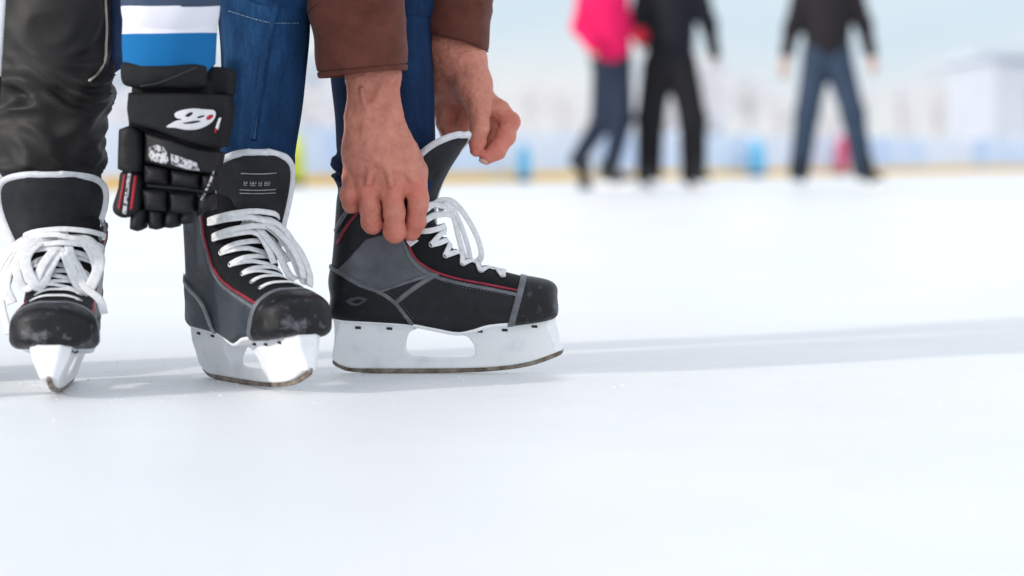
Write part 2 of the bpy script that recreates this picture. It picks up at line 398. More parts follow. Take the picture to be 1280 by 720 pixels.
# ================================================================== ICE SKATE (local: +x toe, z up, metres)
L2=lambda px,py: ((px-415)/1000,(467-py)/1000)
def LL(*pts): return np.array([L2(*p) for p in pts])
side_pts=catmull(LL((413,396),(430,400),(470,402),(511,405),(545,411),(572,415.5),(592,412),(612,406),(650,402),(690,396),
    (697,389),(699.5,376),(696,362),(687,354),(670,350),(652,347),(628,341),(600,334),(578,323),(562,309),(549,292),(540,272),(533,252),(528,238),
    (516,230),(480,231),(440,231),(427,233),(422.5,245),(420.5,265),(418,300),(415,330),(411,352),(409,372),(410,388)),140,closed=True)
side=G2(lambda x,z: poly_sd(side_pts,x,z),-.04,.33,.02,.28,.0008)
plan_half=[(-.006,0),(-.005,.014),(.004,.026),(.03,.033),(.07,.035),(.11,.035),(.15,.039),(.19,.0455),(.22,.0475),(.245,.045),(.265,.038),(.279,.026),(.285,.012),(.286,0)]
plan_pts=catmull(np.array(plan_half+[(x,-y) for x,y in plan_half[-2:0:-1]]),90,closed=True)
plan=G2(lambda x,y: poly_sd(plan_pts,x,y),-.04,.33,-.09,.09,.0008)
def boot(x,y,z):
    ds=side(x,z); dp=plan(x,y); ay=np.abs(y)
    dsh=ay-(.035+np.clip(z-.13,0,.2)*.09)
    t=sstep(.085,.14,z); dw=dp*(1-t)+dsh*t
    k=.009+.013*sstep(.075,.1,z)+.008*sstep(.1,.14,z)
    return rint(ds,dw,k)
HB=.0016
def shell(region, t, inner=.0025, h=HB, lo=(-.02,-.06,.04), hi=(.30,.06,.245)):
    return nets(lambda x,y,z: np.maximum(np.maximum(boot(x,y,z)-t, region(x,y,z)), -(boot(x,y,z)+inner)), lo, hi, h)
def reg_poly(pts,n=60):
    pp=catmull(pts,n,closed=True) if n else pts
    g=G2(lambda x,z: poly_sd(pp,x,z),-.04,.33,.02,.28,.0008); return lambda x,y,z: g(x,z)
def reg_line(pts,w):
    pp=catmull(pts,40); g=G2(lambda x,z: line_ud(pp,x,z),-.04,.33,.02,.28,.0008); return lambda x,y,z: g(x,z)-w
def boot_surf(xz, sgn, off=0.0):
    """point on the boot's flank at side-view (x,z)"""
    x,z=xz; lo,hi=0.0,.08
    if boot(np.array([x]),np.array([0.]),np.array([z]))[0]>0: return np.array([x,0,z])
    for _ in range(30):
        m=(lo+hi)/2
        if boot(np.array([x]),np.array([m]),np.array([z]))[0]<0: lo=m
        else: hi=m
    return np.array([x,sgn*(lo+off),z])
def boot_push(p, off, fn=boot):
    p=np.array(p,float); e=.002
    for _ in range(6):
        q=[np.array([v]) for v in p]
        d=fn(*q)[0]; g=np.array([fn(*[q[k]+(e if k==i else 0) for k in range(3)])[0]-fn(*[q[k]-(e if k==i else 0) for k in range(3)])[0] for i in range(3)])
        g/=max(np.linalg.norm(g),1e-9); p=p+g*(off-d)
    return p,g

def islands(V,Q):
    lab=np.arange(len(V))
    while True:
        m=lab[Q].min(1); new=lab.copy(); np.minimum.at(new,Q.ravel(),np.repeat(m,Q.shape[1])); new=new[new]
        if (new==lab).all(): break
        lab=new
    out=[]
    for l in np.unique(lab[Q[:,0]]):
        q=Q[lab[Q[:,0]]==l]
        if len(q)<40: continue
        u,inv=np.unique(q,return_inverse=True); out.append((V[u],inv.reshape(q.shape)))
    return out
def sk_mesh(name, VQ):
    if name in ('boot','toe_cap','blade_holder','runner','sole_plate'): return mesh_np(name, VQ[0], VQ[1])
    return [mesh_np(name,*i) for i in islands(*VQ)]
SK={}
SK['boot']=sk_mesh('boot', nets(boot,(-.02,-.06,.04),(.30,.06,.245),HB))
seam_top,seam_bot=np.array(L2(657,345)),np.array(L2(641,404))
sd_=seam_bot-seam_top; sn_=np.array([-sd_[1],sd_[0]])/np.linalg.norm(sd_)
if sn_[0]<0: sn_=-sn_
cap_reg=lambda x,y,z: -((x-seam_top[0])*sn_[0]+(z-seam_top[1])*sn_[1]) - .012*np.clip(1-(y/.045)**2,0,1)*sstep(.1,.118,z)*0
SK['toe_cap']=sk_mesh('toe_cap', shell(cap_reg,.0026))
SK['toe_seam']=sk_mesh('toe_seam', shell(lambda x,y,z: np.abs((x-seam_top[0])*sn_[0]+(z-seam_top[1])*sn_[1]+.002)-.0042,.0034))
SK['quarter_panel']=sk_mesh('quarter_panel', shell(reg_poly(LL((423,338),(440,320),(459,298),(478,292),(503,294),(513,309),(526,326),(546,340),(520,346),(475,363),(450,354)),0),.0014))
SK['heel_counter']=sk_mesh('heel_counter', shell(reg_poly(LL((404,330),(423,338),(450,354),(475,363),(495,377),(516,400),(516,420),(404,420)),0),.0012))
SK['heel_piping']=sk_mesh('heel_piping', shell(reg_line(LL((408,332),(423,338),(450,354),(475,363.5),(495,377),(516,403)),.0026),.0028))
SK['stripe1']=sk_mesh('stripe', shell(reg_line(LL((474,364),(508,352),(544,341)),.0024),.0022))
SK['stripe2']=sk_mesh('stripe', shell(reg_line(LL((496,377),(520,358),(548,341)),.0032),.0022))
SK['red_piping']=sk_mesh('red_piping', shell(reg_line(LL((502,262),(504,284),(511,302),(521,322),(542,337),(573,347),(610,354),(646,361)),.0014),.0031))
SK['grey_piping']=sk_mesh('grey_piping', shell(reg_line(LL((499,262),(500,285),(507,305),(517,326),(539,342),(572,352),(610,359),(645,366)),.0024),.0026))
SK['ankle_stripe']=sk_mesh('ankle_stripe', shell(reg_line(LL((424,303),(436,282),(452,262)),.0018),.0022))
SK['ankle_trim']=sk_mesh('ankle_trim', shell(reg_line(LL((421,288),(432,270),(446,252)),.0028),.0018))
SK['eyestay']=sk_mesh('eyestay', shell(reg_poly(LL((505,230),(504,284),(511,302),(521,322),(542,337),(573,347),(610,354),(646,360),(655,340),(600,300),(560,240),(540,225)),0),.0012))
def emblem_reg():
    pp=LL((433,375),(441,370.5),(452,369),(462,372),(457,377),(449,381),(441,380.5)); hole=LL((441,376),(449,372.5),(456,374),(449,378))
    g=G2(lambda x,z: np.maximum(poly_sd(pp,x,z),-poly_sd(hole,x,z)),-.0,.08,.06,.12,.0004); return lambda x,y,z: g(x,z)
SK['emblem']=sk_mesh('emblem', shell(emblem_reg(),.0018,h=.0009,lo=(.012,-.045,.08),hi=(.052,.045,.102)))
# blade holder: white plastic, two towers and a bridge
hold_pts=np.vstack([catmull(LL((417,399),(440,401),(480,402.5),(514,405)),12), catmull(LL((514,407),(521,410),(540,412),(570,417),(582,414),(590,409)),14),
    catmull(LL((597,405),(640,402),(694,396)),10), catmull(LL((695,399),(698,415),(703,434),(703,438)),8),
    catmull(LL((700,438.5),(670,450),(640,456.5),(600,460),(540,461),(470,461),(440,460.5),(424,456)),24), catmull(LL((416,450),(416,442),(419,425),(418.5,405)),8)])
hole_pts=catmull(LL((508,428),(512,416),(522,411),(545,412),(570,418),(584,420),(592,430),(594,440),(588,446),(550,446.5),(520,445),(509,439)),50,closed=True)
hold=G2(lambda x,z: poly_sd(hold_pts,x,z),-.04,.33,-.02,.1,.0006); hole=G2(lambda x,z: poly_sd(hole_pts,x,z),-.04,.33,-.02,.1,.0006)
def holder(x,y,z):
    w=.0055+.0175*sstep(.004,.068,z)**1.1
    w=np.minimum(w, np.maximum(-plan(x,np.zeros_like(x))*.9+.007,.0065))
    a=rint(hold(x,z),np.abs(y)-w,.0025); return rint(a,-hole(x,z),.002)
SK['blade_holder']=sk_mesh('blade_holder', nets(holder,(-.01,-.035,-.002),(.30,.035,.08),.0013))
run_pts=np.vstack([catmull(LL((416,450),(416,455),(423,460),(438,465),(470,467),(540,467),(600,465.5),(640,462),(670,456),(698,445.5),(704,440),(704,436)),60),
    catmull(LL((698,434),(670,444),(600,454),(440,455),(424,450)),20)])
rung=G2(lambda x,z: poly_sd(run_pts,x,z),-.04,.33,-.02,.1,.0005)
SK['runner']=sk_mesh('runner', nets(lambda x,y,z: np.maximum(rung(x,z),np.abs(y)-.0026),(-.005,-.006,-.004),(.295,.006,.035),.001))
# sole plate between boot and holder
SK['sole_plate']=sk_mesh('sole_plate', nets(lambda x,y,z: np.maximum(np.maximum(boot(x,y,z)-.0022, -(boot(x,y,z)+.003)), np.maximum(z-(.0705+.003*sstep(.2,.285,x)), plan(x,y)+.003)),(-.01,-.055,.045),(.295,.055,.085),.0014))

EYE=[L2(628,345),L2(601,339),L2(578,330),L2(557,319),L2(540,305),L2(527,288),L2(519,268),L2(513,248)]
TONGUE_UP=np.array([(.165,.122),(.138,.140),(.1245,.165),(.120,.195),(.121,.225),(.127,.255),(.137,.284)])
TONGUE_OUT=np.array([(.165,.122),(.138,.140),(.1235,.165),(.117,.195),(.121,.222),(.141,.258),(.175,.298)])
def make_tongue(center, wmax, wrap, name='tongue'):
    nu,nv=29,44; C=catmull(center,nv); T=nrm(np.gradient(C,axis=0)); Nn=np.column_stack([T[:,1],-T[:,0]])  # outward (forward)
    v=np.linspace(0,1,nv); w=.026+(wmax-.026)*sstep(.2,.8,v)
    tip=np.clip((v-.80)/.20,0,1); w=w*np.sqrt(np.maximum(1-(tip*.965)**2.3,.02))
    u=np.linspace(-1,1,nu); 
    ridge=np.outer(sstep(.5,.56,v)*(1-sstep(.90,.94,v)), 1-sstep(.56,.66,np.abs(u)))*.0016
    groove=np.outer(sstep(.45,.55,v)*(1-sstep(.80,.88,v)), np.exp(-((np.abs(u)-.3)/.05)**2))*.0009
    th=.0045
    def sheet(sgn):
        r=wrap*(u**2)[None,:]*((w/wmax)**2)[:,None]; edge=np.sqrt(np.maximum(1-np.abs(u)**6,0))*.75+.25
        X=C[:,0,None]+Nn[:,0,None]*(-r+ (sgn*th*edge[None,:]+(ridge-groove if sgn>0 else 0)))
        Z=C[:,1,None]+Nn[:,1,None]*(-r+ (sgn*th*edge[None,:]+(ridge-groove if sgn>0 else 0)))
        Y=w[:,None]*u[None,:]*np.ones((nv,1))
        return np.stack([X,Y,Z],-1)
    A,B=sheet(1),sheet(-1)
    V=np.vstack([A.reshape(-1,3),B.reshape(-1,3)]); off=nu*nv; Q=[]
    for i in range(nv-1):
        for j in range(nu-1):
            a=i*nu+j; Q.append((a,a+1,a+nu+1,a+nu)); Q.append((off+a,off+a+nu,off+a+nu+1,off+a+1))
        a=i*nu; Q.append((a,a+nu,off+a+nu,off+a)); a=i*nu+nu-1; Q.append((a,off+a,off+a+nu,a+nu))
    for j in range(nu-1):
        a=(nv-1)*nu+j; Q.append((a,a+1,off+a+1,off+a)); a=j; Q.append((a,off+a,off+a+1,a+1))
    me=mesh_np(name,V,Q)
    mid=(A+B)/2
    i0=int(nv*.34)
    edge=np.vstack([mid[i0:,0],mid[-1,1:-1:2],mid[i0:,-1][::-1]])
    nn=np.array([Nn[:,0],np.zeros(nv),Nn[:,1]]).T
    en=np.vstack([nn[i0:],np.repeat(nn[-1:],len(mid[-1,1:-1:2]),0),nn[i0:][::-1]])
    rv=ribbon(edge[::2]+en[::2]*.0012, en[::2], .0085, .0072, n=150, nseg=10)
    front=lambda uu,vv,o=.0: None
    def surf(uu,vv,o):
        i=min(int(round(vv*(nv-1))),nv-1); j=min(int(round((uu+1)/2*(nu-1))),nu-1)
        return A[i,j]+nn[i]*o, nn[i]
    return me, mesh_np('felt_trim',*rv), surf

def lace_rungs(pairs, lift, wid=.0072):
    """each lace run from eyelet a on one flank to eyelet b on the other"""
    out=[]
    for a,b,flip in pairs:
        pa=boot_surf(EYE[a],-1 if not flip else 1,.0012); pb=boot_surf(EYE[b],1 if not flip else -1,.0012)
        pts=[];nn=[]
        for t in np.linspace(0,1,11):
            p=pa*(1-t)+pb*t; ii=a*(1-t)+b*t
            bul=lift(ii)*math.sin(math.pi*t)**.8
            q,g=boot_push(p, .0022+bul)
            g=nrm(g*np.array([1,.35 if .2<t<.8 else .8,1])); pts.append(q); nn.append(g)
        out.append(ribbon(pts,np.array(nn),wid,.0018,n=46))
    return out

def build_skate(label, loc, yaw, pitch=0, scale=1, tongue='up', boot_m='boot', holder_m='holder', loops=(), lacetop=6, tagmark=False, wmax=.045, wrap=.022, plain=False, tpose=(0,0,0), bars=True, lw=.0074):
    t=thing('ice_skate',label,'ice skate',loc,(0,pitch,yaw),scale,'black hockey skates in the foreground')
    def add(k,m,par=t,name=None):
        me=SK[k] if isinstance(k,str) else k
        if isinstance(me,list):
            for q in me: add(q,m,par,name or k)
            return None
        o=link(name or k,me,None,par)
        if not o.data.materials: o.data.materials.append(M[m])
        o.material_slots[0].link='OBJECT'; o.material_slots[0].material=M[m]; return o
    rv=np.empty(len(SK['runner'].vertices)*3); SK['runner'].vertices.foreach_get('co',rv); rv=rv.reshape(-1,3)
    t.location[2]=-scale*float((rv[:,2]*math.cos(pitch)-rv[:,0]*math.sin(pitch)).min())
    b=add('boot',boot_m)
    for k,m in (('quarter_panel','panel'),('heel_counter','heel'),('eyestay','panel_dark'),('heel_piping','stripe'),('red_piping','red'),('grey_piping','stripe'),
                ('ankle_stripe','red'),('ankle_trim','stripe'),('toe_seam','stripe'),('emblem','emblem')):
        if plain and k in ('quarter_panel','emblem','ankle_trim','ankle_stripe'): continue
        if plain and k=='heel_counter': m='boot_slate'
        if plain and k=='heel_piping': m='piping'
        add(k,m,b)
    if not plain: add('stripe1','stripe',b,'stripe'); add('stripe2','stripe',b,'stripe')
    add('toe_cap','toecap')
    h=add('blade_holder',holder_m); add('runner','steel',h); add('sole_plate',holder_m,h)
    for px,py in ((449,404.5),(488,405.5),(600,409),(631,407.5),(668,403)):
        x,z=L2(px,py)
        for sg in (-1,1):
            y0=.0235
            k=('rivet',px,sg)
            if k not in SK:
                yy=0.03
                while holder(np.array([x]),np.array([yy]),np.array([z-.003]))[0]>0 and yy>.005: yy-=.0005
                mb=MB(); mb.add(*tube([(x-.0035,sg*(yy+.0002),z-.004),(x+.0035,sg*(yy+.0002),z-.0044)],.0017,n=4,nseg=8)); SK[k]=mb.mesh('rivet')
            add(k,'dark',h,'rivet')if False else None
            o=link('rivet',SK[k],None,h)
            if not SK[k].materials: SK[k].materials.append(M['dark'])
    key='tongue_'+tongue+str(wmax)+str(wrap)
    if key not in SK:
        SK[key]=make_tongue(TONGUE_UP if tongue=='up' else TONGUE_OUT, wmax, wrap)
    tm,fm,surf=SK[key]
    tg=add(tm,'tongue',t,'tongue'); add(fm,'felt',tg,'felt_trim')
    pv=Vector((.13,0,.17)); rz=Matrix.Rotation(tpose[2],3,'Z'); tg.rotation_euler=(0,0,tpose[2]); tg.location=pv-rz@pv+Vector((tpose[0],tpose[1],0))
    if tagmark:
        mb=MB()
        for k in range(6):
            for (dv,hh) in ((.0,.0022),):
                p,n=surf(-.28+.12*k,.80,.0010); q,_=surf(-.28+.12*k+.06,.80,.0010)
                d=nrm(q-p); up=np.cross(d,n)
                for e in ((-.5,-1,-.5,1),(-.5,1,.5,1),(.45,-1,.45,1 if k%2 else 0),(-.5,0,.5,0)):
                    a=p+d*e[0]*.0034+up*e[1]*.0026; c=p+d*e[2]*.0034+up*e[3]*.0026
                    mb.add(*tube([a,c],.0005,n=3,nseg=6))
        rim=[surf(-.42,.86,.001)[0],surf(.5,.86,.001)[0]]
        for vv in (.86,.75,.72):
            mb.add(*ribbon([surf(x,vv,.0012)[0] for x in np.linspace(-.42,.5,7)],surf(0,vv,0)[1],.0012,.001,n=14))
        link('tongue_print',mb.mesh('tongue_print'),M['piping'],tg)
    if 'stitch' not in SK:
        SK['stitch']=[]
        for sg in (-1,1):
            for ln in (LL((652,352),(637,403)),LL((663,350),(648,402)),LL((519,331),(541,345),(572,356),(610,363),(640,369)),LL((428,334),(452,349),(477,358),(499,373),(519,398))):
                c=catmull(ln,71); mb=MB()
                for k in range(35):
                    a,b2=boot_surf(c[2*k],sg,0),boot_surf(c[2*k+1],sg,0)
                    if abs(a[1])<.006 or abs(b2[1])<.006: continue
                    a,_g=boot_push(a,.0021); b2,_g=boot_push(b2,.0021); mb.add(*tube([a,b2],.00042,n=3,nseg=5))
                if mb.V: SK['stitch'].append(mb.mesh('stitching'))
    for me in SK['stitch']:
        o=link('stitching',me,None,b)
        if not me.materials: me.materials.append(M['stripe'])
    # eyelets
    ek='eyelets'
    if ek not in SK:
        SK[ek]=[]
        for e in EYE:
            for sg in (-1,1):
                p=boot_surf(e,sg,0); p,g=boot_push(p,.0018); T=nrm(np.cross(g,[.3,.2,.9])); B=np.cross(g,T)
                ring=[p+(T*math.cos(a)+B*math.sin(a))*.0036 for a in np.linspace(0,2*math.pi,13)]
                mb=MB(); mb.add(*tube(ring,.0011,n=20,nseg=6)); SK[ek].append(mb.mesh('eyelet'))
    for me in SK[ek]:
        o=link('eyelet',me,None,b)
        if not me.materials: me.materials.append(M['metal'])
    # laces
    lift=lambda i: .0015+.019*sstep(3.2,5.2,i) if tongue=='up' else .0015+.010*sstep(3.4,5.2,i)
    prs=[(0,0,0)]
    for i in range(lacetop): prs += ([(i+1,i+1,0)]+([(i,i+1,1)] if i>0 else [])) if bars else [(i,i+1,1),(i,i+1,0)]
    mb=MB()
    for r in lace_rungs(prs,lift,lw): mb.add(*r)
    for pts,nn,w in loops: mb.add(*ribbon(pts,nn,w*1.15,.0016,n=70))
    link('laces',mb.mesh('laces'),M['lace'],t)
    return t

def loop_pts(base, pts): return [np.array(base)+np.array(p) for p in pts]
# laces of the skate being tied: loose loop hanging in front of the tongue, on the far side of the instep
def S3(px,py,y): x,z=L2(px,py); return np.array([x,y,z])
loopsR=[([S3(540,258,.0),S3(553,252,.02),S3(568,256,.035),S3(584,276,.045),S3(597,302,.045),S3(601,322,.040),S3(592,331,.034),S3(580,322,.032),S3(573,300,.032),S3(567,275,.03),S3(560,258,.02),S3(548,262,.005)],np.array([.75,-.65,.2]),.0085),
        ([S3(566,262,.03),S3(576,285,.038),S3(584,310,.04),S3(588,328,.038)],np.array([.75,-.65,.1]),.0075),
        ([S3(533,262,-.036),S3(541,256,-.02),S3(552,258,.0),S3(560,262,.015)],np.array([.6,-.6,.6]),.0078),
        ([S3(531,276,-.037),S3(542,270,-.02),S3(555,268,.0),S3(563,270,.015)],np.array([.6,-.6,.6]),.0078),
        ([S3(512,304,-.042),S3(528,293,-.034),S3(545,287,-.015),S3(556,290,.0)],np.array([.5,-.7,.6]),.0085)]
skR=build_skate('black ice skate in profile whose laces are being tied by bare hands',(-.225,0,0),0,0,1,'out','boot','holder',loopsR,lacetop=5,wmax=.040,wrap=.014,tpose=(-.004,.004,math.radians(-32)),bars=False,lw=.0072)
loopsM=[([S3(548,268,.004),S3(556,266,.022),S3(566,280,.040),S3(575,306,.052),S3(583,328,.056),S3(592,340,.05),S3(590,330,.044),S3(578,308,.040),S3(566,286,.03),S3(556,272,.016)],np.array([.8,.3,.4]),.009),
        ([S3(548,266,.0),S3(562,272,.018),S3(580,292,.034),S3(592,316,.044),S3(600,336,.046)],np.array([.8,.2,.5]),.009),
        ([S3(550,268,-.006),S3(560,280,.004),S3(572,300,.012),S3(580,318,.016)],np.array([.8,.0,.6]),.008),
        ([S3(546,262,-.008),S3(552,262,.002),S3(553,270,.008),S3(549,276,0),S3(546,268,-.01)],np.array([.9,0,.4]),.009),
        ([S3(550,264,.006),S3(562,276,.030),S3(578,300,.050),S3(588,330,.060),S3(596,346,.056)],np.array([.8,.35,.4]),.010),
        ([S3(552,266,.0),S3(564,284,.012),S3(576,306,.024),S3(586,330,.032),S3(594,338,.038)],np.array([.85,.15,.5]),.010),
        ([S3(548,262,-.012),S3(555,264,.008),S3(560,274,.026),S3(572,296,.040),S3(576,312,.036),S3(566,296,.024),S3(554,272,.004)],np.array([.85,.2,.4]),.010)]
MID_YAW=math.radians(-57)
skM=build_skate('black ice skate with slate sides and toe towards camera, second from left',(-.380,-.048,.004),MID_YAW,math.radians(-.3),.97,'up','boot_slate','holder_clean',loopsM,tagmark=True,wmax=.050,wrap=.018,plain=True,tpose=(.002,.010,math.radians(-12)))
loopsL=[([S3(545,272,.0),S3(556,268,-.022),S3(566,280,-.042),S3(575,306,-.05),S3(582,330,-.042),S3(585,326,-.030),S3(576,300,-.02),S3(562,280,-.008)],np.array([.85,-.2,.45]),.010),
        ([S3(545,272,.0),S3(556,268,.018),S3(568,284,.034),S3(582,310,.042),S3(588,326,.034),S3(580,312,.024),S3(564,284,.008)],np.array([.85,.2,.45]),.010),
        ([S3(548,270,-.002),S3(560,276,-.006),S3(574,302,-.012),S3(586,324,-.018),S3(594,334,-.026)],np.array([.85,0,.5]),.010),
        ([S3(548,270,.002),S3(562,278,.008),S3(578,306,.018),S3(592,330,.03),S3(598,345,.046),S3(602,364,.052)],np.array([.85,.2,.4]),.009),
        ([S3(545,266,-.03),S3(552,275,-.05),S3(556,300,-.064),S3(556,330,-.072),S3(560,362,-.068),S3(566,392,-.06)],np.array([.7,-.6,.2]),.011),
        ([S3(544,264,-.02),S3(550,270,-.046),S3(552,294,-.068),S3(550,326,-.078),S3(553,350,-.074),S3(558,330,-.064),S3(556,296,-.056)],np.array([.7,-.6,.2]),.011),
        ([S3(543,264,-.008),S3(552,262,.0),S3(556,272,.002),S3(550,280,.0),S3(543,270,-.006)],np.array([.9,0,.4]),.012),
        ([S3(546,268,-.004),S3(560,272,-.026),S3(574,292,-.040),S3(584,316,-.034),S3(588,330,-.022),S3(578,308,-.014),S3(564,284,-.004)],np.array([.85,-.15,.5]),.012),
        ([S3(546,268,.004),S3(560,270,.030),S3(574,292,.044),S3(586,318,.040),S3(592,336,.028),S3(582,310,.014),S3(564,284,.004)],np.array([.85,.15,.5]),.012),
        ([S3(548,266,-.02),S3(556,276,-.044),S3(560,300,-.058),S3(564,330,-.064),S3(570,352,-.056)],np.array([.75,-.5,.3]),.013)]
skL=build_skate('black ice skate with bushy white bow seen straight from the front, leftmost in view',(-.531,-.088,0),math.radians(-86),0,.88,'up','boot','holder_clean',loopsL,wmax=.062,wrap=.030,tpose=(0,-.016,0))
skL.scale[1]=1.0
skO=build_skate('black ice skate on the hidden foot just beyond the left picture edge',(-.705,.07,0),math.radians(-98),0,.88,'up','boot','holder',(),wmax=.064,wrap=.030)

# ================================================================== MAN tying the skate
man=thing('person','man in brown jacket and blue jeans bending down to tie a black skate','person',(-.25,.0,0))
mo=np.array([-.25,0,0])
# --- jeans
def fold_disp(seed, amp, bunch0=0.0, bunch1=.3, bamp=.006, fz=55):
    def f(a,s,p):
        d=amp*nz(p,(9,9,5),seed)+amp*.5*nz(p,(22,22,12),seed+3)
        k=max(0,1-abs((s-(bunch0+bunch1)/2)/max((bunch1-bunch0)/2,1e-3))**2)
        w=nz((math.cos(a)*.6,math.sin(a)*.6,p[2]*fz+1.2*math.sin(a+seed)),(1,1,1),seed+7)
        d+=bamp*k*(1-abs(w)*2.2)
        return d
    return f
hips=np.array([-.33,.06,.86])
jb=loft([(*(hips+[0,0,.12]),.15,.12),(*hips,.17,.13),(*(hips+[.01,0,-.12]),.16,.12)],8,28)
jeans=link('jeans',mesh_np('jeans',jb[0]-mo,jb[1]),M['denim'],man)
cl=P(477,170,3.03)
legL=[(*P(476,255,3.01),.046,.044),(*P(480,228,3.015),.056,.052),(*P(484,190,3.02),.063,.058),(*P(482,140,3.03),.064,.060),(*P(478,90,3.04),.066,.062),(*P(474,30,3.05),.068,.064),(*P(468,-60,3.06),.075,.07),(*(hips+[.06,.09,-.06]),.088,.088)]
V,Q,s=loft(legL,110,72,disp=fold_disp(2.3,.004,0,.30,.011,75))
link('trouser_leg',mesh_np('trouser_leg',V-mo,Q),M['denim_dark'],jeans)
legM=[(*P(300,258,2.92),.040,.040),(*P(312,228,2.92),.044,.043),(*P(320,200,2.92),.044,.046),(*P(324,165,2.92),.046,.05),(*P(328,110,2.925),.051,.055),(*P(330,50,2.93),.056,.058),(*P(330,0,2.93),.0595,.06),(*P(330,-60,2.93),.066,.066),(*(hips+[-.04,-.08,-.06]),.088,.088)]
dM=fold_disp(9.1,.0045,.02,.3,.006,60)
V,Q,s=loft(legM,110,72,disp=dM)
link('trouser_leg',mesh_np('trouser_leg',V-mo,Q),M['denim'],jeans)
def on_leg(px,py,path_front=2.86):
    """front surface of the middle trouser leg under a photo pixel"""
    A=V.reshape(-1,72,3); best=None
    pts=A.reshape(-1,3); D=pts[:,1]+3; x=640+pts[:,0]*F/D; y=192-(pts[:,2]-CAMH)*F/D
    ok=pts[:,1]<-.06; d=(x-px)**2+(y-py)**2+np.where(ok,0,1e6); i=int(d.argmin()); Dd=D[i]
    return P(px,py,Dd-.0012)
mb=MB()
for off in (-3,3):
    pts=[on_leg(x+off,y) for x,y in ((347,-10),(344,12),(340,30),(335,48),(331,66),(328,84),(325,104),(322,125),(318,150),(315,175))]
    for k in range(0,60):
        c=catmull(pts,121); mb.add(*tube(c[2*k:2*k+2],.0006,n=3,nseg=5))
for y0,ln in ((0,((268,9),(290,15),(312,22),(335,28),(352,29),(375,29))),(-3,((268,12),(290,18),(312,25),(335,31)))):
    pts=[on_leg(x,y+y0) for x,y in ln]; c=catmull(pts,61)
    for k in range(30): mb.add(*tube(c[2*k:2*k+2],.0006,n=3,nseg=5))
link('stitching',mb.mesh('stitching',off=mo),M['thread'],jeans)
# raised seam
c=[on_leg(x,y) for x,y in ((347,-10),(344,12),(340,30),(335,48),(331,66),(328,84),(325,104),(322,125),(318,150),(315,175))]
mb=MB(); mb.add(*ribbon(c,(.1,-1,0),.0075,.0022,n=60)); link('side_seam',mb.mesh('side_seam',off=mo),M['denim'],jeans)

# --- jacket: torso and sleeves
shR=np.array([-.12,-.04,.90]); shL=np.array([.0,.30,.90])
jt=[(*(hips+[-.02,.02,.02]),.19,.16),(*((hips*.6+(shR+shL)/2*.4)+[0,0,.08]),.2,.15),(*((hips*.25+(shR+shL)/2*.75)+[0,0,.06]),.2,.14),(*((shR+shL)/2+[.04,.02,.02]),.12,.1)]
V,Q,s=loft(jt,30,36,hint=(.5,-.85,0),disp=lambda a,s,p:.01*nz(p,(7,7,7),4.))
jk=link('jacket',mesh_np('jacket',V-mo,Q),M['brown'],man)
def sleeve_disp(seed, seam):
    def f(a,s,p):
        d=.0045*nz(p,(14,14,9),seed)+.0018*nz(p,(34,34,26),seed)+.0022*(1-2.5*abs(nz((math.cos(a)*.8,math.sin(a)*.8,p[2]*22),(1,1,1),seed+9)))
        d+= -.0022*math.exp(-((s-seam)/.006)**2)
        if s<seam: d+=.0008
        return d
    return f
def sdf_pt(*a): return P(*a)
slR=[(*P(454,91.5,2.905),.0525,.045),(*P(452,70,2.905),.0545,.047),(*P(450,45,2.91),.056,.049),(*P(447,10,2.915),.059,.052),(*P(443,-60,2.925),.064,.058),(*((P(440,-250,2.95)*.5+shR*.5)),.068,.064),(*shR,.07,.07)]
V,Q,s=loft(slR,130,72,disp=sleeve_disp(1.2,.052),hem0=.05,p=2.25)
link('sleeve',mesh_np('sleeve',V-mo,Q),M['brown'],jk)
slL=[(*P(569,50,3.07),.041,.042),(*P(571,38,3.07),.042,.044),(*P(571,20,3.075),.0435,.046),(*P(571,-10,3.08),.046,.05),(*P(570,-90,3.1),.058,.058),(*(P(560,-250,3.15)*.5+shL*.5),.066,.064),(*shL,.07,.07)]
V,Q,s=loft(slL,130,72,disp=sleeve_disp(5.2,.045),hem0=.05,p=2.2)
# the hem droops at the outer side
hz_=P(569,50,3.07); V=V.copy()
k=np.clip((V[:,0]-hz_[0])/.042,-1,1); low=np.exp(-((V[:,2]-hz_[2])/.022)**2); V[:,2]-=.009*np.clip(k,0,1)**2*low
link('sleeve',mesh_np('sleeve',V-mo,Q),M['brown'],jk)

# --- body (hands, arms, torso, head) as one implicit figure
px2m=lambda r,D: r*D/F
def chain(pts, k=.008):
    """pts: (px,py,D,rpx)"""
    fs=[]
    for a,b in zip(pts[:-1],pts[1:]):
        fs.append(seg_sdf(P(*a[:3]),P(*b[:3]),px2m(a[3],a[2]),px2m(b[3],b[2])))
    return fs
def union(fs,k):
    def f(x,y,z):
        d=fs[0](x,y,z)
        for g in fs[1:]: d=smin(d,g(x,y,z),k)
        return d
    return f
D0=2.915
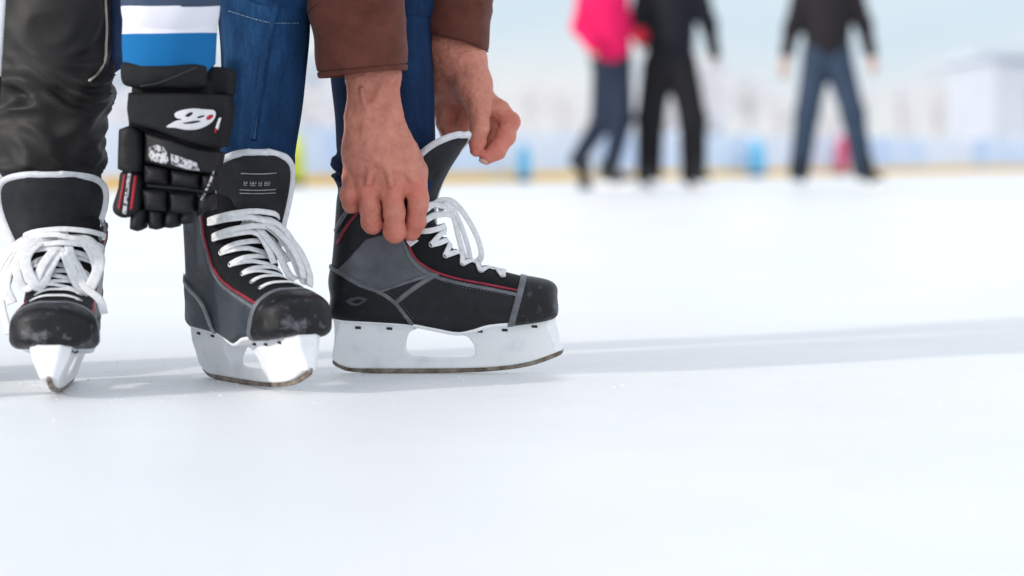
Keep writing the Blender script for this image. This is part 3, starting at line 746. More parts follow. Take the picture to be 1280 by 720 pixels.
# right hand: back of the hand to the camera, fingers pointing down and curling round the eyelet edge
palmR=union(chain([(456,40,D0-.0,22),(455,95,D0,20),(455,135,D0,18.5),(456,160,D0+.002,19.5)])+chain([(480,40,D0+.004,22),(478,95,D0,20),(479,135,D0,18.5),(481,160,D0+.002,20)])
   +chain([(453,152,D0,18),(449,187,D0+.002,19),(443,222,D0+.006,15)])+chain([(464,150,D0,21),(463,190,D0-.003,22),(460,232,D0-.004,15.5)])
   +chain([(472,150,D0,21),(482,190,D0-.006,23),(490,236,D0-.008,16)])+chain([(481,152,D0,19),(498,192,D0-.002,20),(518,230,D0-.002,14.5)])
   +chain([(486,165,D0+.012,17),(506,200,D0+.016,16),(516,215,D0+.014,14)]),.016)
fing=[ # pinky, ring, middle, index
  [(442,224,D0+.006,14.5),(438,244,D0-.002,12.6),(440,254,D0+.006,12),(448,252,D0+.026,11.5),(456,246,D0+.036,10.5)],
  [(458,236,D0-.006,14),(463,260,D0-.010,12.9),(465,279,D0-.006,13.2),(468,276,D0+.016,12.5),(474,268,D0+.032,11.5)],
  [(490,240,D0-.010,14.5),(493,266,D0-.015,13.4),(493,290,D0-.010,13.8),(493,289,D0+.014,13),(494,280,D0+.030,12)],
  [(520,234,D0-.004,14),(522.5,258,D0-.007,12.6),(520,277,D0-.002,12.2),(515,289,D0+.006,10.5),(512,291,D0+.018,9.5)]]
thumbR=[(505,188,D0+.016,17),(520,215,D0+.026,14),(523,248,D0+.03,12),(517,278,D0+.028,10)]
fR=[union(chain(f),.004) for f in fing]+[union(chain(thumbR),.006)]
knR=union([seg_sdf(P(458,238,D0-.012),P(458,240,D0-.012),.0105,.0105),seg_sdf(P(491,242,D0-.017),P(491,243,D0-.017),.0112,.0112),seg_sdf(P(521,236,D0-.008),P(521,237,D0-.008),.0105,.0105)],.004)
tend=union(chain([(470,165,D0-.022,4.5),(461,228,D0-.0235,4.5)])+chain([(475,165,D0-.0235,4.5),(489,230,D0-.0285,4.5)])+chain([(481,165,D0-.0205,4.5),(515,224,D0-.0185,4.5)])+chain([(452,112,D0-.0225,3),(459,140,D0-.0225,3),(455,170,D0-.0245,3),(474,205,D0-.0275,3)])+chain([(478,100,D0-.019,3),(470,128,D0-.021,3),(472,150,D0-.022,3)]),.003)
def handR(x,y,z):
    d=palmR(x,y,z); d=smin(d,tend(x,y,z),.005); d=smin(d,knR(x,y,z),.006)
    g=fR[0](x,y,z)
    for f in fR[1:]: g=smin(g,f(x,y,z),.0012)
    d=smin(d,g,.0045)
    # fold between the knuckles
    return d
HV=[];HQ=[];n0=0; flush=[]
def flush_at(V,spots):
    a=np.zeros(len(V))
    for p,r,w in spots: a=np.maximum(a,.7*w*np.exp(-((V-p)**2).sum(1)/r**2))
    return a
lo=np.min([P(400,40,2.8),P(560,330,3.0)],0); hi=np.max([P(400,40,2.8),P(560,330,3.0)],0)
def crease(V, fn, joints, seed):
    e=.0008; g=np.zeros_like(V)
    for i in range(3):
        dp=np.zeros(3); dp[i]=e; g[:,i]=fn(*(V+dp).T)-fn(*(V-dp).T)
    g=nrm(g); d=np.zeros(len(V))
    for p,ax,r,offs,amp in joints:
        ax=np.asarray(ax,float)/np.linalg.norm(ax); q=V-p; t=q@ax; rad=np.linalg.norm(q-t[:,None]*ax,axis=1)
        m=np.exp(-(rad/r)**4)
        for k,o in enumerate(offs):
            d-=amp*m*np.exp(-((t-o-.0006*np.sin(rad*900+k*2))/.0008)**2)
    nn=np.array([.0009*nz(v,(75,75,75),seed)+.0005*nz(v,(190,190,190),seed+4) for v in V])
    return V+g*(d+nn)[:,None]
V,Q=nets(handR,lo,hi,.0013)
jt_=[]
for f,mx_ in zip(fing,((440,246),(462,258),(492,262),(522,256))):
    p=P(*f[2][:3])+[0,-.012,0]; jt_.append((p,(0,.25,-1),.013,(-.0045,-.0018,.001,.004),.0009))
    q=P(*f[0][:3])+[0,-.014,0]; jt_.append((q,(0,0,-1),.012,(-.003,.0005,.004),.0006))
jt_.append((P(466,140,D0-.02),(0,0,-1),.03,(-.004,.002),.0006))
V=crease(V,handR,jt_,2.)
spots=[(P(458,240,D0-.02),.016,.8),(P(491,243,D0-.02),.016,.8),(P(522,237,D0-.015),.016,.9),(P(440,250,D0-.01),.014,.7)]+[(P(*f[2][:3]),.024,.75) for f in fing]+[(P(*fing[3][3][:3]),.02,.8)]
HV.append(V);HQ.append(Q);n0=len(V);flush.append(flush_at(V,spots)+.12)
# left hand: palm towards the camera, thumb and index pinching the tongue tip
Z5=lambda zx,zy,D,r:(520+zx/3.787,30+zy/3.787,D,r/3.787)
E=3.055
palmL=union(chain([Z5(175,-20,E+.02,120),Z5(165,90,E+.015,100),Z5(190,180,E+.01,88)])+chain([Z5(225,60,E+.015,95),Z5(245,170,E+.008,82)])
   +chain([Z5(150,150,E+.012,80),Z5(150,300,E+.03,72),Z5(155,360,E+.035,60)])
   +chain([Z5(200,170,E+.01,85),Z5(240,290,E+.018,82),Z5(310,370,E+.014,62)])
   +chain([Z5(235,180,E,80),Z5(275,290,E-.012,72),Z5(300,390,E-.018,56)]),.018)
thumbL=union(chain([Z5(270,280,E-.014,68),Z5(300,400,E-.026,52),Z5(302,490,E-.036,45),Z5(291,560,E-.042,37),Z5(284,600,E-.043,29)]),.006)
indexL=union(chain([Z5(335,370,E+.002,56),Z5(395,412,E-.002,48),Z5(448,462,E-.010,43),Z5(425,535,E-.022,42),Z5(385,600,E-.032,40),Z5(335,632,E-.036,34)]),.006)
webL=union(chain([Z5(352,455,E+.004,42),Z5(385,505,E+.002,44),Z5(365,555,E-.008,40)]),.006)
midL2=union(chain([Z5(345,395,E+.022,50),Z5(410,430,E+.018,44),Z5(440,475,E+.012,42),Z5(405,545,E+.0,40),Z5(350,600,E-.012,36)]),.006)
midL=union(chain([Z5(250,350,E+.03,56),Z5(225,430,E+.036,46),Z5(205,500,E+.030,42),Z5(190,560,E+.022,36)]),.006)
ringL=union(chain([Z5(190,350,E+.038,56),Z5(165,440,E+.044,46),Z5(155,510,E+.036,40),Z5(165,552,E+.024,34)]),.006)
pinkL=union(chain([Z5(140,330,E+.03,52),Z5(130,410,E+.034,42),Z5(132,470,E+.028,36),Z5(148,520,E+.02,30)]),.006)
def handL(x,y,z):
    d=palmL(x,y,z)
    for f,k in ((thumbL,.010),(indexL,.005),(webL,.003),(midL2,.004),(midL,.006),(ringL,.006),(pinkL,.006)): d=smin(d,f(x,y,z),k)
    return d
pa,pb=P(515,20,2.94),P(665,225,3.17); lo=np.minimum(pa,pb); hi=np.maximum(pa,pb)
lo[1],hi[1]=-.06,.16
V,Q=nets(handL,lo,hi,.0013)
jl=[(P(*Z5(303,490,E-.05,1)[:3]),(0.05,0,-1),.014,(-.004,-.001,.002),.0008),(P(*Z5(455,465,E-.02,1)[:3]),(.4,0,-1),.012,(-.004,-.0015,.0015,.004),.0009),(P(*Z5(385,600,E-.045,1)[:3]),(-.8,0,-.6),.012,(-.002,.001),.0008),
    (P(*Z5(190,150,E-.01,1)[:3]),(.2,0,-1),.03,(-.003,.002),.0009),(P(*Z5(270,330,E-.02,1)[:3]),(.7,0,-.5),.03,(-.006,0,.007),.0006)]
V=crease(V,handL,jl,6.)
spots=[(P(*Z5(460,465,E-.01,1)[:3]),.018,.9),(P(*Z5(385,600,E-.04,1)[:3]),.018,.8),(P(*Z5(284,600,E-.05,1)[:3]),.014,1),(P(*Z5(335,632,E-.04,1)[:3]),.014,.9),(P(*Z5(420,530,E-.03,1)[:3]),.018,.7)]
HV.append(V);HQ.append(Q+n0);n0+=len(V);flush.append(flush_at(V,spots)+.15)
# rest of the body, coarse, inside the clothes
sh=(shR+shL)/2; nk=sh+[.08,.0,.03]; hd=sh+[.20,-.02,.03]
elR=P(440,-250,2.95)*.5+shR*.5; elL=P(560,-250,3.15)*.5+shL*.5
bf=union([seg_sdf(P(466,0,2.915),elR,.034,.042),seg_sdf(elR,shR,.042,.05),seg_sdf(P(570,-10,3.075),elL,.034,.042),seg_sdf(elL,shL,.042,.05),
  seg_sdf(shR,shL,.055,.055),seg_sdf(hips,sh,.11,.11),seg_sdf(sh,hd,.055,.055),ell_sdf(hd+[.05,-.01,-.03],(.085,.075,.105)),
  seg_sdf(hips,P(468,-100,3.06),.08,.055),seg_sdf(P(468,-100,3.06),P(478,200,3.02),.055,.036),seg_sdf(hips,P(330,-100,2.935),.08,.05),seg_sdf(P(330,-100,2.935),P(326,120,2.93),.042,.032),seg_sdf(P(326,120,2.93),P(316,225,2.93),.030,.026)],.04)
V,Q=nets(bf,(-.5,-.3,.2),(.25,.45,1.1),.009)
HV.append(V);HQ.append(Q+n0);flush.append(np.zeros(len(V))+.1)
HVa=np.concatenate(HV)
body=link('body',mesh_np('body',HVa-mo,np.concatenate(HQ),{'flush':np.concatenate(flush)}),M['skin'],man)
# index nail of the pinching hand
c=P(*Z5(318,650,E-.046,1)[:3]); 
V,Q=nets(ell_sdf((0,0,0),(.0062,.0045,.0032)),(-.008,)*3,(.008,)*3,.0008)
a=math.radians(22); R=np.array([[math.cos(a),0,math.sin(a)],[0,1,0],[-math.sin(a),0,math.cos(a)]])
link('fingernail',mesh_np('fingernail',V@R.T+c-mo,Q),M['nail'],body)
hair=nets(lambda x,y,z: np.maximum(ell_sdf(hd+[.04,-.01,-.015],(.095,.085,.112))(x,y,z),-(z-(hd[2]-.03))),hd-[.15,.15,.15],hd+[.2,.15,.15],.009)
M['hair']=mat('dark hair',rgb(50,38,30),None,.7)
link('hair',mesh_np('hair',hair[0]-mo,hair[1]),M['hair'],man)

# ================================================================== YOUNG HOCKEY PLAYER on the left
kid=thing('person','hockey player in black padded trousers and blue striped jersey at the left edge','person',(-.6,-.06,0))
ko=np.array([-.6,-.06,0])
def kdisp(seed):
    def f(a,s,p):
        z=p[2]; d=.0035*nz(p,(10,10,9),seed)+.002*nz(p,(26,26,26),seed+2)
        # soft horizontal folds at and below the knee
        w=nz((math.cos(a)*.9,math.sin(a)*.9,z*46+.8*math.sin(a*2+seed)),(1,1,1),seed+5)
        k=math.exp(-((z-.35)/.035)**2)+.6*math.exp(-((z-.27)/.03)**2)
        d+=.0065*k*(1-2.6*abs(w))*2.0
        w2=nz((math.cos(a)*1.1,math.sin(a)*1.1,z*24+1.5*math.sin(a+seed)),(1,1,1),seed+15); d+=.0048*(1-2.8*abs(w2))
        d-=.004*math.exp(-((z-.357-.01*math.sin(a))/.007)**2)
        return d
    return f
hipk=np.array([-.66,-.02,.66])
V,Q,s=loft([(*(hipk+[0,0,.14]),.15,.11),(*hipk,.17,.12),(*(hipk+[0,0,-.1]),.16,.11)],8,28)
tr=link('trousers',mesh_np('trousers',V-ko,Q),M['nylon_black'],kid)
KD=2.868
legK=[(*P(66,262,KD+.01),.040,.042),(*P(65,238,KD+.005),.048,.046),(*P(64,215,KD),.056,.050),(*P(64,180,KD),.0595,.054),(*P(66,140,KD),.0595,.058),(*P(67,110,KD),.062,.06),(*P(67,70,KD),.0625,.062),(*P(68,0,KD),.064,.064),(*P(66,-120,KD+.02),.075,.072),(*(hipk+[.075,0,-.05]),.085,.085)]
V,Q,s=loft(legK,120,72,disp=kdisp(3.))
link('trouser_leg',mesh_np('trouser_leg',V-ko,Q),M['nylon_black'],tr)
KV=V.copy()
def on_kid(px,py,off=.0015):
    D=KV[:,1]+3; x=640+KV[:,0]*F/D; y=192-(KV[:,2]-CAMH)*F/D
    ok=KV[:,1]<-.13; i=int(((x-px)**2+(y-py)**2+np.where(ok,0,1e6)).argmin()); 
    p=KV[i]; n=nrm(p-P(66,py,KD)); n[2]=0; return p+n*off, n
pn=[on_kid(x,y) for x,y in ((131,-6),(131,15),(131,35),(130,55),(129,72),(126,85),(120,94),(112,100))]
mb=MB(); mb.add(*tube([p for p,_ in pn],.0017,n=50,nseg=8)); link('piping',mb.mesh('piping',off=ko),M['reflect'],tr)
legK2=[np.array(r) for r in legK]; 
for r in legK2[:-1]: r[0]-=.15; r[1]+=.09
legK2[-1][:3]=hipk+np.array([-.075,0,-.05])
V,Q,s=loft(legK2,60,40,disp=kdisp(6.))
link('trouser_leg',mesh_np('trouser_leg',V-ko,Q),M['nylon_black'],tr)
# jersey: torso, long hem corner behind the leg, and the sleeve coming down to the glove
shk=np.array([-.42,-.10,1.0])
V,Q,s=loft([(*(hipk+[0,0,-.02]),.19,.14),(*(hipk+[0,0,.15]),.19,.14),(*(hipk+[0,0,.34]),.19,.13),(*(hipk+[0,0,.42]),.10,.09)],20,36,disp=lambda a,s,p:.01*nz(p,(8,8,8),2.))
jer=link('jersey',mesh_np('jersey',V-ko,Q,{'band':np.full(len(V),.5)}),M['jersey'],kid)
GD=2.735
slK=[(*P(211,78,GD+.005),.0515,.046),(*P(211,62,GD+.003),.0515,.048),(*P(211,42,GD+.002),.0525,.050),(*P(212,10,GD),.0545,.052),(*P(212,-40,GD),.058,.056),(*(P(205,-200,GD)*.5+shk*.5),.062,.06),(*shk,.07,.07)]
V,Q,s=loft(slK,110,64,disp=lambda a,s,p:.004*nz(p,(16,16,14),8.)+.002*nz(p,(40,40,30),1.)+.0015*math.sin(3*a+2),hem0=.03,p=2.2)
# band coordinate: height above the hem in units of 0.30 m, slightly wavy
y_=192-(V[:,2]-CAMH)*F/(V[:,1]+3)
wav=np.array([3*nz(p,(18,18,6),3.) for p in V])
band=np.clip((78-y_+wav)/200,0,1)
dark=np.where(V[:,0]>P(211,0,GD)[0]+.022, .02, 0); band=np.clip(band+dark*np.where(band>.36,1,0),0,1)
# droop at the right end of the hem
k=np.exp(-((V[:,0]-P(257,78,GD)[0])/.006)**2)*np.exp(-((V[:,2]-P(211,78,GD)[2])/.010)**2); V[:,2]-=.012*k
link('sleeve',mesh_np('sleeve',V-ko,Q,{'band':band}),M['jersey'],jer)
# hem corner: a hanging flap of navy cloth
hem=[(P(100,-30,2.92),P(100,120,2.92)),(P(118,-30,2.91),P(118,112,2.91)),(P(134,-30,2.90),P(134,99,2.90)),(P(150,-30,2.895),P(150,86,2.895)),(P(166,-30,2.90),P(166,74,2.90)),(P(182,-30,2.91),P(182,62,2.91)),(P(200,-30,2.925),P(200,50,2.925))]
top=catmull([h[0] for h in hem],40); bot=catmull([h[1] for h in hem],40); rows=[]
for t in np.linspace(0,1,24):
    r=top*(1-t)+bot*t; r[:,1]+=.006*np.sin(np.linspace(0,9,40)+t*2)*t; rows.append(r)
A=np.array(rows); B=A+np.array([0,.003,0]); V=np.vstack([A.reshape(-1,3),B.reshape(-1,3)]); Q=[]
for i in range(23):
    for j in range(39):
        a=i*40+j; Q.append((a,a+40,a+41,a+1)); Q.append((960+a,960+a+1,960+a+41,960+a+40))
for j in range(39): a=23*40+j; Q.append((a,960+a,961+a,a+1))
link('hem',mesh_np('hem',V-ko,Q),M['ply'],jer)
hk=hipk+np.array([0,0,.58])
elk=P(205,-200,GD)*.5+shk*.5
kb=union([seg_sdf(P(212,60,GD),elk,.026,.034),seg_sdf(elk,shk,.035,.045),seg_sdf(hipk,hipk+[0,0,.36],.09,.1),seg_sdf(hipk+[-.12,0,.36],hipk+[.12,0,.36],.05,.05),seg_sdf(hipk+[0,0,.36],hk,.045,.045),ell_sdf(hk+[0,-.01,.04],(.075,.09,.105)),
  seg_sdf(P(211,60,GD+.005),P(213,200,GD+.02),.024,.014),
  seg_sdf(hipk+[.07,0,-.05],P(66,-60,KD),.06,.045),seg_sdf(P(66,-60,KD),P(64,220,KD),.045,.032),seg_sdf(hipk+[-.07,0,-.05],P(66,-60,KD)+[-.15,.09,0],.06,.045),seg_sdf(P(66,-60,KD)+[-.15,.09,0],P(64,220,KD)+[-.15,.09,0],.045,.032)],.03)
V,Q=nets(kb,(-1.02,-.4,.15),(-.25,.15,1.45),.009)
link('body',mesh_np('body',V-ko,Q,{'flush':np.zeros(len(V))+.1}),M['skin'],kid)
V,Q=nets(lambda x,y,z: np.maximum(ell_sdf(hk+[0,0,.055],(.085,.1,.108))(x,y,z),(hk[2]+.04+ (y-hk[1])*-.6)-z),hk-[.15,.15,.15],hk+[.15,.15,.2],.009)
link('hair',mesh_np('hair',V-ko,Q),M['hair'],kid)

# ================================================================== HOCKEY GLOVE
glove=thing('hockey_glove','padded black hockey glove with white emblem on the cuff hanging beside blue jeans','glove',P(215,287,GD))
go=P(215,287,GD); sc=GD/F
def piece(poly, D, hd, rnd, curve=.0, n=0, h=.0016, noise_amp=0, grow=0):
    """padded piece: outline traced in photo pixels at distance D, thickness 2*hd, front bulging by curve towards the middle"""
    pp=np.array([P(x,y,D)[[0,2]] for x,y in poly]); 
    if n: pp=catmull(pp,n,closed=True)
    mn,mx_=pp.min(0)-.012,pp.max(0)+.012; c=(mn+mx_)/2; hw=(mx_[0]-mn[0])/2-.012
    g=G2(lambda x,z: poly_sd(pp,x,z),mn[0],mx_[0],mn[1],mx_[1],.0006)
    y0=D-3
    def f(x,y,z):
        yy=y-y0-curve*((x-c[0])/hw)**2
        return rint(g(x,z)-grow,np.abs(yy)-hd,rnd)
    V,Q=nets(f,(mn[0],y0-hd-.01,mn[1]),(mx_[0],y0+hd+abs(curve)*1.6+.01,mx_[1]),h)
    if noise_amp: V=V+np.array([[0,noise_amp*nz(v,(60,60,60),1.),0] for v in V])
    return (V,Q),f
def gpart(name,vq,m,par): return link(name,mesh_np(name,vq[0]-go,vq[1]),M[m],par)
core,_=piece([(166,90),(280,90),(284,118),(272,200),(266,258),(236,278),(190,280),(158,262),(156,200)],GD+.012,.024,.02,.012)
gc=gpart('palm',core,'glove',glove)
vq,_=piece([(157,79),(180,78),(220,81),(258,82),(260,96),(256,111),(215,110),(175,110),(158,106),(154,92)],GD,.044,.010,.016,n=50,noise_amp=.0012)
cr_=gpart('cuff_roll',vq,'glove',glove)
mb=MB(); mb.add(*tube([P(176,108,GD-.047),P(200,103,GD-.0455),P(225,93,GD-.0455),P(246,84,GD-.0425)],.0010,n=30,nseg=6)); link('cuff_seam',mb.mesh('cuff_seam',off=go),M['dark'],cr_)
vq,_=piece([(252,88),(289,86),(292,104),(287,120),(250,118)],GD+.02,.024,.007,.006,n=40)
gpart('cuff_flap',vq,'glove',glove)
cuffpoly=[(163,116),(225,117),(286,119),(288,140),(280,184),(262,184),(232,175),(196,162),(164,156),(161,136)]
vq,cuff_f=piece(cuffpoly,GD-.004,.036,.006,.016,noise_amp=.001)
cuff=gpart('cuff',vq,'glove',glove)
vq,_=piece([(152,162),(166,157),(181,165),(181,214),(166,217),(150,211)],GD-.004,.030,.006,.006,noise_amp=.0012); gpart('thumb_guard',vq,'glove_pad',glove)
bpoly=[(183,165),(215,174),(250,186),(277,190),(274,206),(268,216),(240,214),(212,209),(183,203)]
vq,back_f=piece(bpoly,GD-.006,.032,.0055,.012,noise_amp=.001); back=gpart('backhand_pad',vq,'glove_pad',glove)
for i,pl in enumerate(([(183,206),(212,211),(213,231),(184,228)],[(215,212),(252,216),(251,235),(215,232)],[(254,217),(271,219),(270,238),(254,236)])):
    vq,_=piece(pl,GD-.008+.004*i,.028,.0075,.004,noise_amp=.0012); gpart('knuckle_pad',vq,'glove_pad',glove)
for i,pl in enumerate(([(180,236),(210,238),(211,264),(184,262)],[(213,239),(246,241),(245,266),(213,266)],[(248,241),(270,242),(268,262),(248,265)])):
    vq,_=piece(pl,GD-.006+.005*i,.026,.008,.004,noise_amp=.0012); gpart('finger_pad',vq,'glove_pad',glove)
for i,(xa,ya,xb,yb) in enumerate(((176,268,172,280),(196,268,196,279),(218,268,214,278),(240,264,232,274))):
    vq,_=piece([(xa-10.5,ya-8),(xa+10.5,ya-8),(xb+10,yb+5),(xb+2,yb+9-i),(xb-9,yb+6)],GD-.004+.003*i,.021,.009,.005,noise_amp=.0015); gpart('fingertip',vq,'glove_pad',glove)
vq,th_f=piece([(154,214),(176,217),(180,240),(176,262),(160,272),(146,268),(142,258),(149,236)],GD-.012,.018,.008,.004,n=50); th=gpart('thumb',vq,'glove_pad',glove)
mb=MB(); mb.add(*tube([P(184,232,GD-.036),P(205,234,GD-.038),P(230,236,GD-.036),P(258,240,GD-.032),P(266,236,GD-.028)],.0016,n=40,nseg=8)); link('cord',mb.mesh('cord',off=go),M['glove'],glove)
def decal(f, regionfn, lo, hi, D, t=.0011):
    def g(x,y,z):
        d=f(x,y,z); px=640+x*F/D; py=192-(z-CAMH)*F/D   # the outline was traced at this distance
        return np.maximum(np.maximum(d-t,-(d+.001)),np.maximum(regionfn(px,py)*D/F, y-(D-3)))
    pa,pb=P(lo[0],lo[1],D),P(hi[0],hi[1],D); a=np.minimum(pa,pb); b=np.maximum(pa,pb); a[1]=D-3-.06; b[1]=D-3+.03
    return nets(g,a,b,.0007)
Z6=lambda pts: np.array([(200+x/6,120+y/6) for x,y in pts])
Sout=catmull(Z6([(80,236),(118,208),(160,188),(200,181),(160,170),(143,150),(150,130),(190,112),(280,97),(360,104),(425,110),(440,135),(432,170),(405,205),(355,237),(295,255),(220,256),(150,242)]),70,closed=True)
Sh=[catmull(Z6(p),24,closed=True) for p in ([(200,208),(250,197),(310,188),(335,194),(290,207),(240,212)],[(222,152),(255,128),(280,132),(250,160)],[(308,162),(350,148),(364,155),(325,170)])]
Sred=catmull(Z6([(372,168),(395,146),(425,145),(410,172),(385,182)]),20,closed=True)
def Sreg(x,y):
    d=poly_sd(Sout,x,y)
    for h_ in Sh: d=np.maximum(d,-poly_sd(h_,x,y))
    return np.maximum(d,-poly_sd(Sred,x,y))
Dc=GD-.004
gpart('emblem',decal(cuff_f,Sreg,(211,133),(276,166),Dc),'white_mark',cuff)
gpart('emblem_accent',decal(cuff_f,lambda x,y: poly_sd(Sred,x,y),(258,140),(274,154),Dc),'red_mark',cuff)
pA=np.array([(273,160),(277,148),(280,147),(276,163)]); pB=np.array([(272,161),(276,161),(272,168)])
gpart('edge_mark',decal(cuff_f,lambda x,y: poly_sd(pA,x,y),(268,143),(284,166),Dc),'white_mark',cuff)
gpart('edge_mark',decal(cuff_f,lambda x,y: poly_sd(pB,x,y),(268,156),(280,170),Dc),'red_mark',cuff)
pC=np.array([(190,184),(199,181),(208,182),(213,189),(216,201),(211,206),(203,203),(194,202),(190,195)]); pD=np.array([(218,192),(234,197),(250,203),(254,214),(252,213),(246,213),(236,211),(227,208),(219,205)])
gpart('worn_lettering',decal(back_f,lambda x,y: np.minimum(poly_sd(pC,x,y),poly_sd(pD,x,y)),(186,178),(258,218),GD-.006),'worn_print',back)
for pl,m in (([(163,216),(167,216),(161,268),(156,266)],'white_mark'),([(158,218),(160.5,218),(153,262),(150,260)],'red_mark'),([(171,219),(174,219),(169,260),(165,263)],'red_mark')):
    gpart('thumb_stripe',decal(th_f,lambda x,y,pl=np.array(pl): poly_sd(pl,x,y),(144,212),(180,272),GD-.012),'worn_print' if m=='white_mark' else m,th)
mb=MB(); mb.add(*ribbon([P(262,198,GD-.026),P(266,210,GD-.024),P(264,224,GD-.028),P(252,250,GD-.034)],(0.3,-1,0),.0028,.0012,n=30)); link('worn_piping',mb.mesh('worn_piping',off=go),M['worn_print'],glove)

# ================================================================== HOCKEY STICK peeping in at the left edge
stick=thing('hockey_stick','pale hockey stick shaft with black lettered band at the very left edge','hockey stick',P(-60,480,2.7))
so=P(-60,480,2.7)
a_,b_=P(-36,486,2.7),P(-3,-40,2.74)
def stick_seg(t0,t1,w,name,m):
    mb=MB(); mb.add(*ribbon([a_*(1-t)+b_*t for t in np.linspace(t0,t1,5)],(0,1,0),w,.02,n=12,nseg=12)); return link(name,mb.mesh(name,off=so),M[m],stick)
stick_seg(0,1,.022,'shaft','holder')
stick_seg(.63,.74,.0228,'band','glove')
mb=MB(); mb.add(*ribbon([a_+[-.0,0,0],a_+[-.06,-.01,-.01],a_+[-.16,-.04,-.012],a_+[-.26,-.07,-.008]],(0,1,.1),.05,.008,n=24)); V=np.concatenate(mb.V); V[:,2]-=V[:,2].min(); mb.V=[V]
link('stick_blade',mb.mesh('stick_blade',off=so),M['glove'],stick)

# ================================================================== FAR SKATERS
def cloth_mat(name,c): return mat(name,c,tuple(v*.75 for v in c[:3])+(1,),.85,6,.2,60,.004)
M['pink']=cloth_mat('hot pink jacket',rgb(235,12,96)); M['navy']=cloth_mat('navy leggings',rgb(34,46,66)); M['blackcloth']=cloth_mat('black coat cloth',rgb(18,21,32))
M['blacktrouser']=cloth_mat('black trousers',rgb(20,19,26)); M['darkbrown']=cloth_mat('dark charcoal jacket',rgb(32,27,31)); M['bluejean']=cloth_mat('faded blue jeans',rgb(52,68,90))
M['redglove']=cloth_mat('red glove',rgb(190,16,52)); M['paleskin']=mat('pale skin',rgb(205,165,145),None,.5,bump=0)
def skater(label, D, W, jm, tm, legs, arms, hat=None, gl=None):
    """W = (hip px, hip y, shoulder px, shoulder y, shoulder half px); legs: [hip,knee,ankle] px rows with depth offset"""
    base=P(W[0],192+CAMH*F/D,D); base[2]=0
    t=thing('person',label,'person',base,group='skaters blurred in the distance')
    Q_=lambda px,py,dd=0: P(px,py,D+dd)
    k=D/F; hx,hy,sx,sy,sw=W
    hip=Q_(hx,hy); shc=Q_(sx,sy)
    nkp=shc+[0,0,.09]; hdp=shc+[0,-.02,.25]
    lo=np.array([hip[0]-.9,D-3-.6,-.02]); hi=np.array([hip[0]+.9,D-3+.6,2.0])
    # body: head, neck, hands
    bf=[seg_sdf(shc,hdp,.055,.05),ell_sdf(hdp+[0,0,.02],(.075,.095,.115)),ell_sdf(hdp+[0,-.1,.01],(.014,.02,.02))]
    for A in arms: bf+= [seg_sdf(Q_(*A[1]),Q_(*A[2]),.038,.03),seg_sdf(Q_(*A[2]),Q_(*A[2])+[0,0,-.07],.035,.025)]
    bf.append(seg_sdf(shc,hip,.1,.1)); 
    for A in arms: bf.append(seg_sdf(Q_(*A[0]),Q_(*A[1]),.045,.04)); bf.append(seg_sdf(shc,Q_(*A[0]),.05,.05))
    for L in legs: bf+=[seg_sdf(Q_(*L[0]),Q_(*L[1]),.06,.045),seg_sdf(Q_(*L[1]),Q_(*L[2]),.045,.035)]
    V,Q=nets(union(bf,.03),lo,hi,.02)
    link('body',mesh_np('body',V-base,Q,{'flush':np.zeros(len(V))+.3}),M['paleskin'],t)
    # jacket
    jf=[seg_sdf(Q_(sx-sw*.55,sy),Q_(sx+sw*.55,sy),.09,.09),seg_sdf(shc+[0,0,-.12],hip+[0,0,.05],.16,.15),seg_sdf(Q_(sx-sw*.35,sy+15),Q_(hx-sw*.3,hy-4),.11,.105),seg_sdf(Q_(sx+sw*.35,sy+15),Q_(hx+sw*.3,hy-4),.11,.105)]
    for A in arms: jf+=[seg_sdf(Q_(*A[0]),Q_(*A[1]),.078,.062),seg_sdf(Q_(*A[1]),Q_(*A[2]),.062,.05)]
    ju=union(jf,.05); ztop=shc[2]+.1
    V,Q=nets(lambda x,y,z: np.maximum(np.maximum(ju(x,y,z),hip[2]-.06-z),z-ztop),lo,hi,.018)
    link('jacket',mesh_np('jacket',V-base,Q),M[jm],t)
    tf=[seg_sdf(Q_(hx-sw*.3,hy),Q_(hx+sw*.3,hy),.12,.12)]
    for L in legs: tf+=[seg_sdf(Q_(*L[0]),Q_(*L[1]),L[3][0],L[3][1]),seg_sdf(Q_(*L[1]),Q_(*L[2]),L[3][1],L[3][2])]
    tu=union(tf,.035)
    V,Q=nets(lambda x,y,z: np.maximum(tu(x,y,z), z-(hip[2]+.04)),lo,hi,.018)
    link('trousers',mesh_np('trousers',V-base,Q),M[tm],t)
    V,Q=nets(lambda x,y,z: np.maximum(ell_sdf(hdp+[0,.01,.035],(.088,.108,.12))(x,y,z),(hdp[2]-.02+(hdp[1]+.03-y)*.9)-z),hdp-.25,hdp+.3,.018)
    link('hair' if not hat else 'hat',mesh_np('hair',V-base,Q),M[hat or 'hair'],t)
    if gl:
        c=Q_(*gl); V,Q=nets(ell_sdf(c,(.065,.05,.065)),c-.12,c+.12,.015); link('mitten',mesh_np('mitten',V-base,Q),M['redglove'],t)
    return t
def far_skate(label,p,yaw,pitch=0):
    t=thing('ice_skate',label,'ice skate',p,(0,pitch,yaw),1,'skates of the far skaters')
    b=link('boot',SK['boot'],None,t); h=link('blade_holder',SK['blade_holder'],None,t); r=link('runner',SK['runner'],None,h)
    return t
SD=18.6
skater('skater in hot pink jacket and dark leggings with one leg swung back',SD-.2,(763,70,755,-12,25),'pink','navy',
  [[(772,85),(778,148,-.1),(760,222,.02),(.11,.085,.062)],[(758,85),(752,152,-.02),(720,202,.25),(.11,.085,.06)]],
  [[(734,-8),(725,34,-.05),(742,60,-.2)],[(772,-8),(779,34,.05),(776,60,.05)]],'navy')
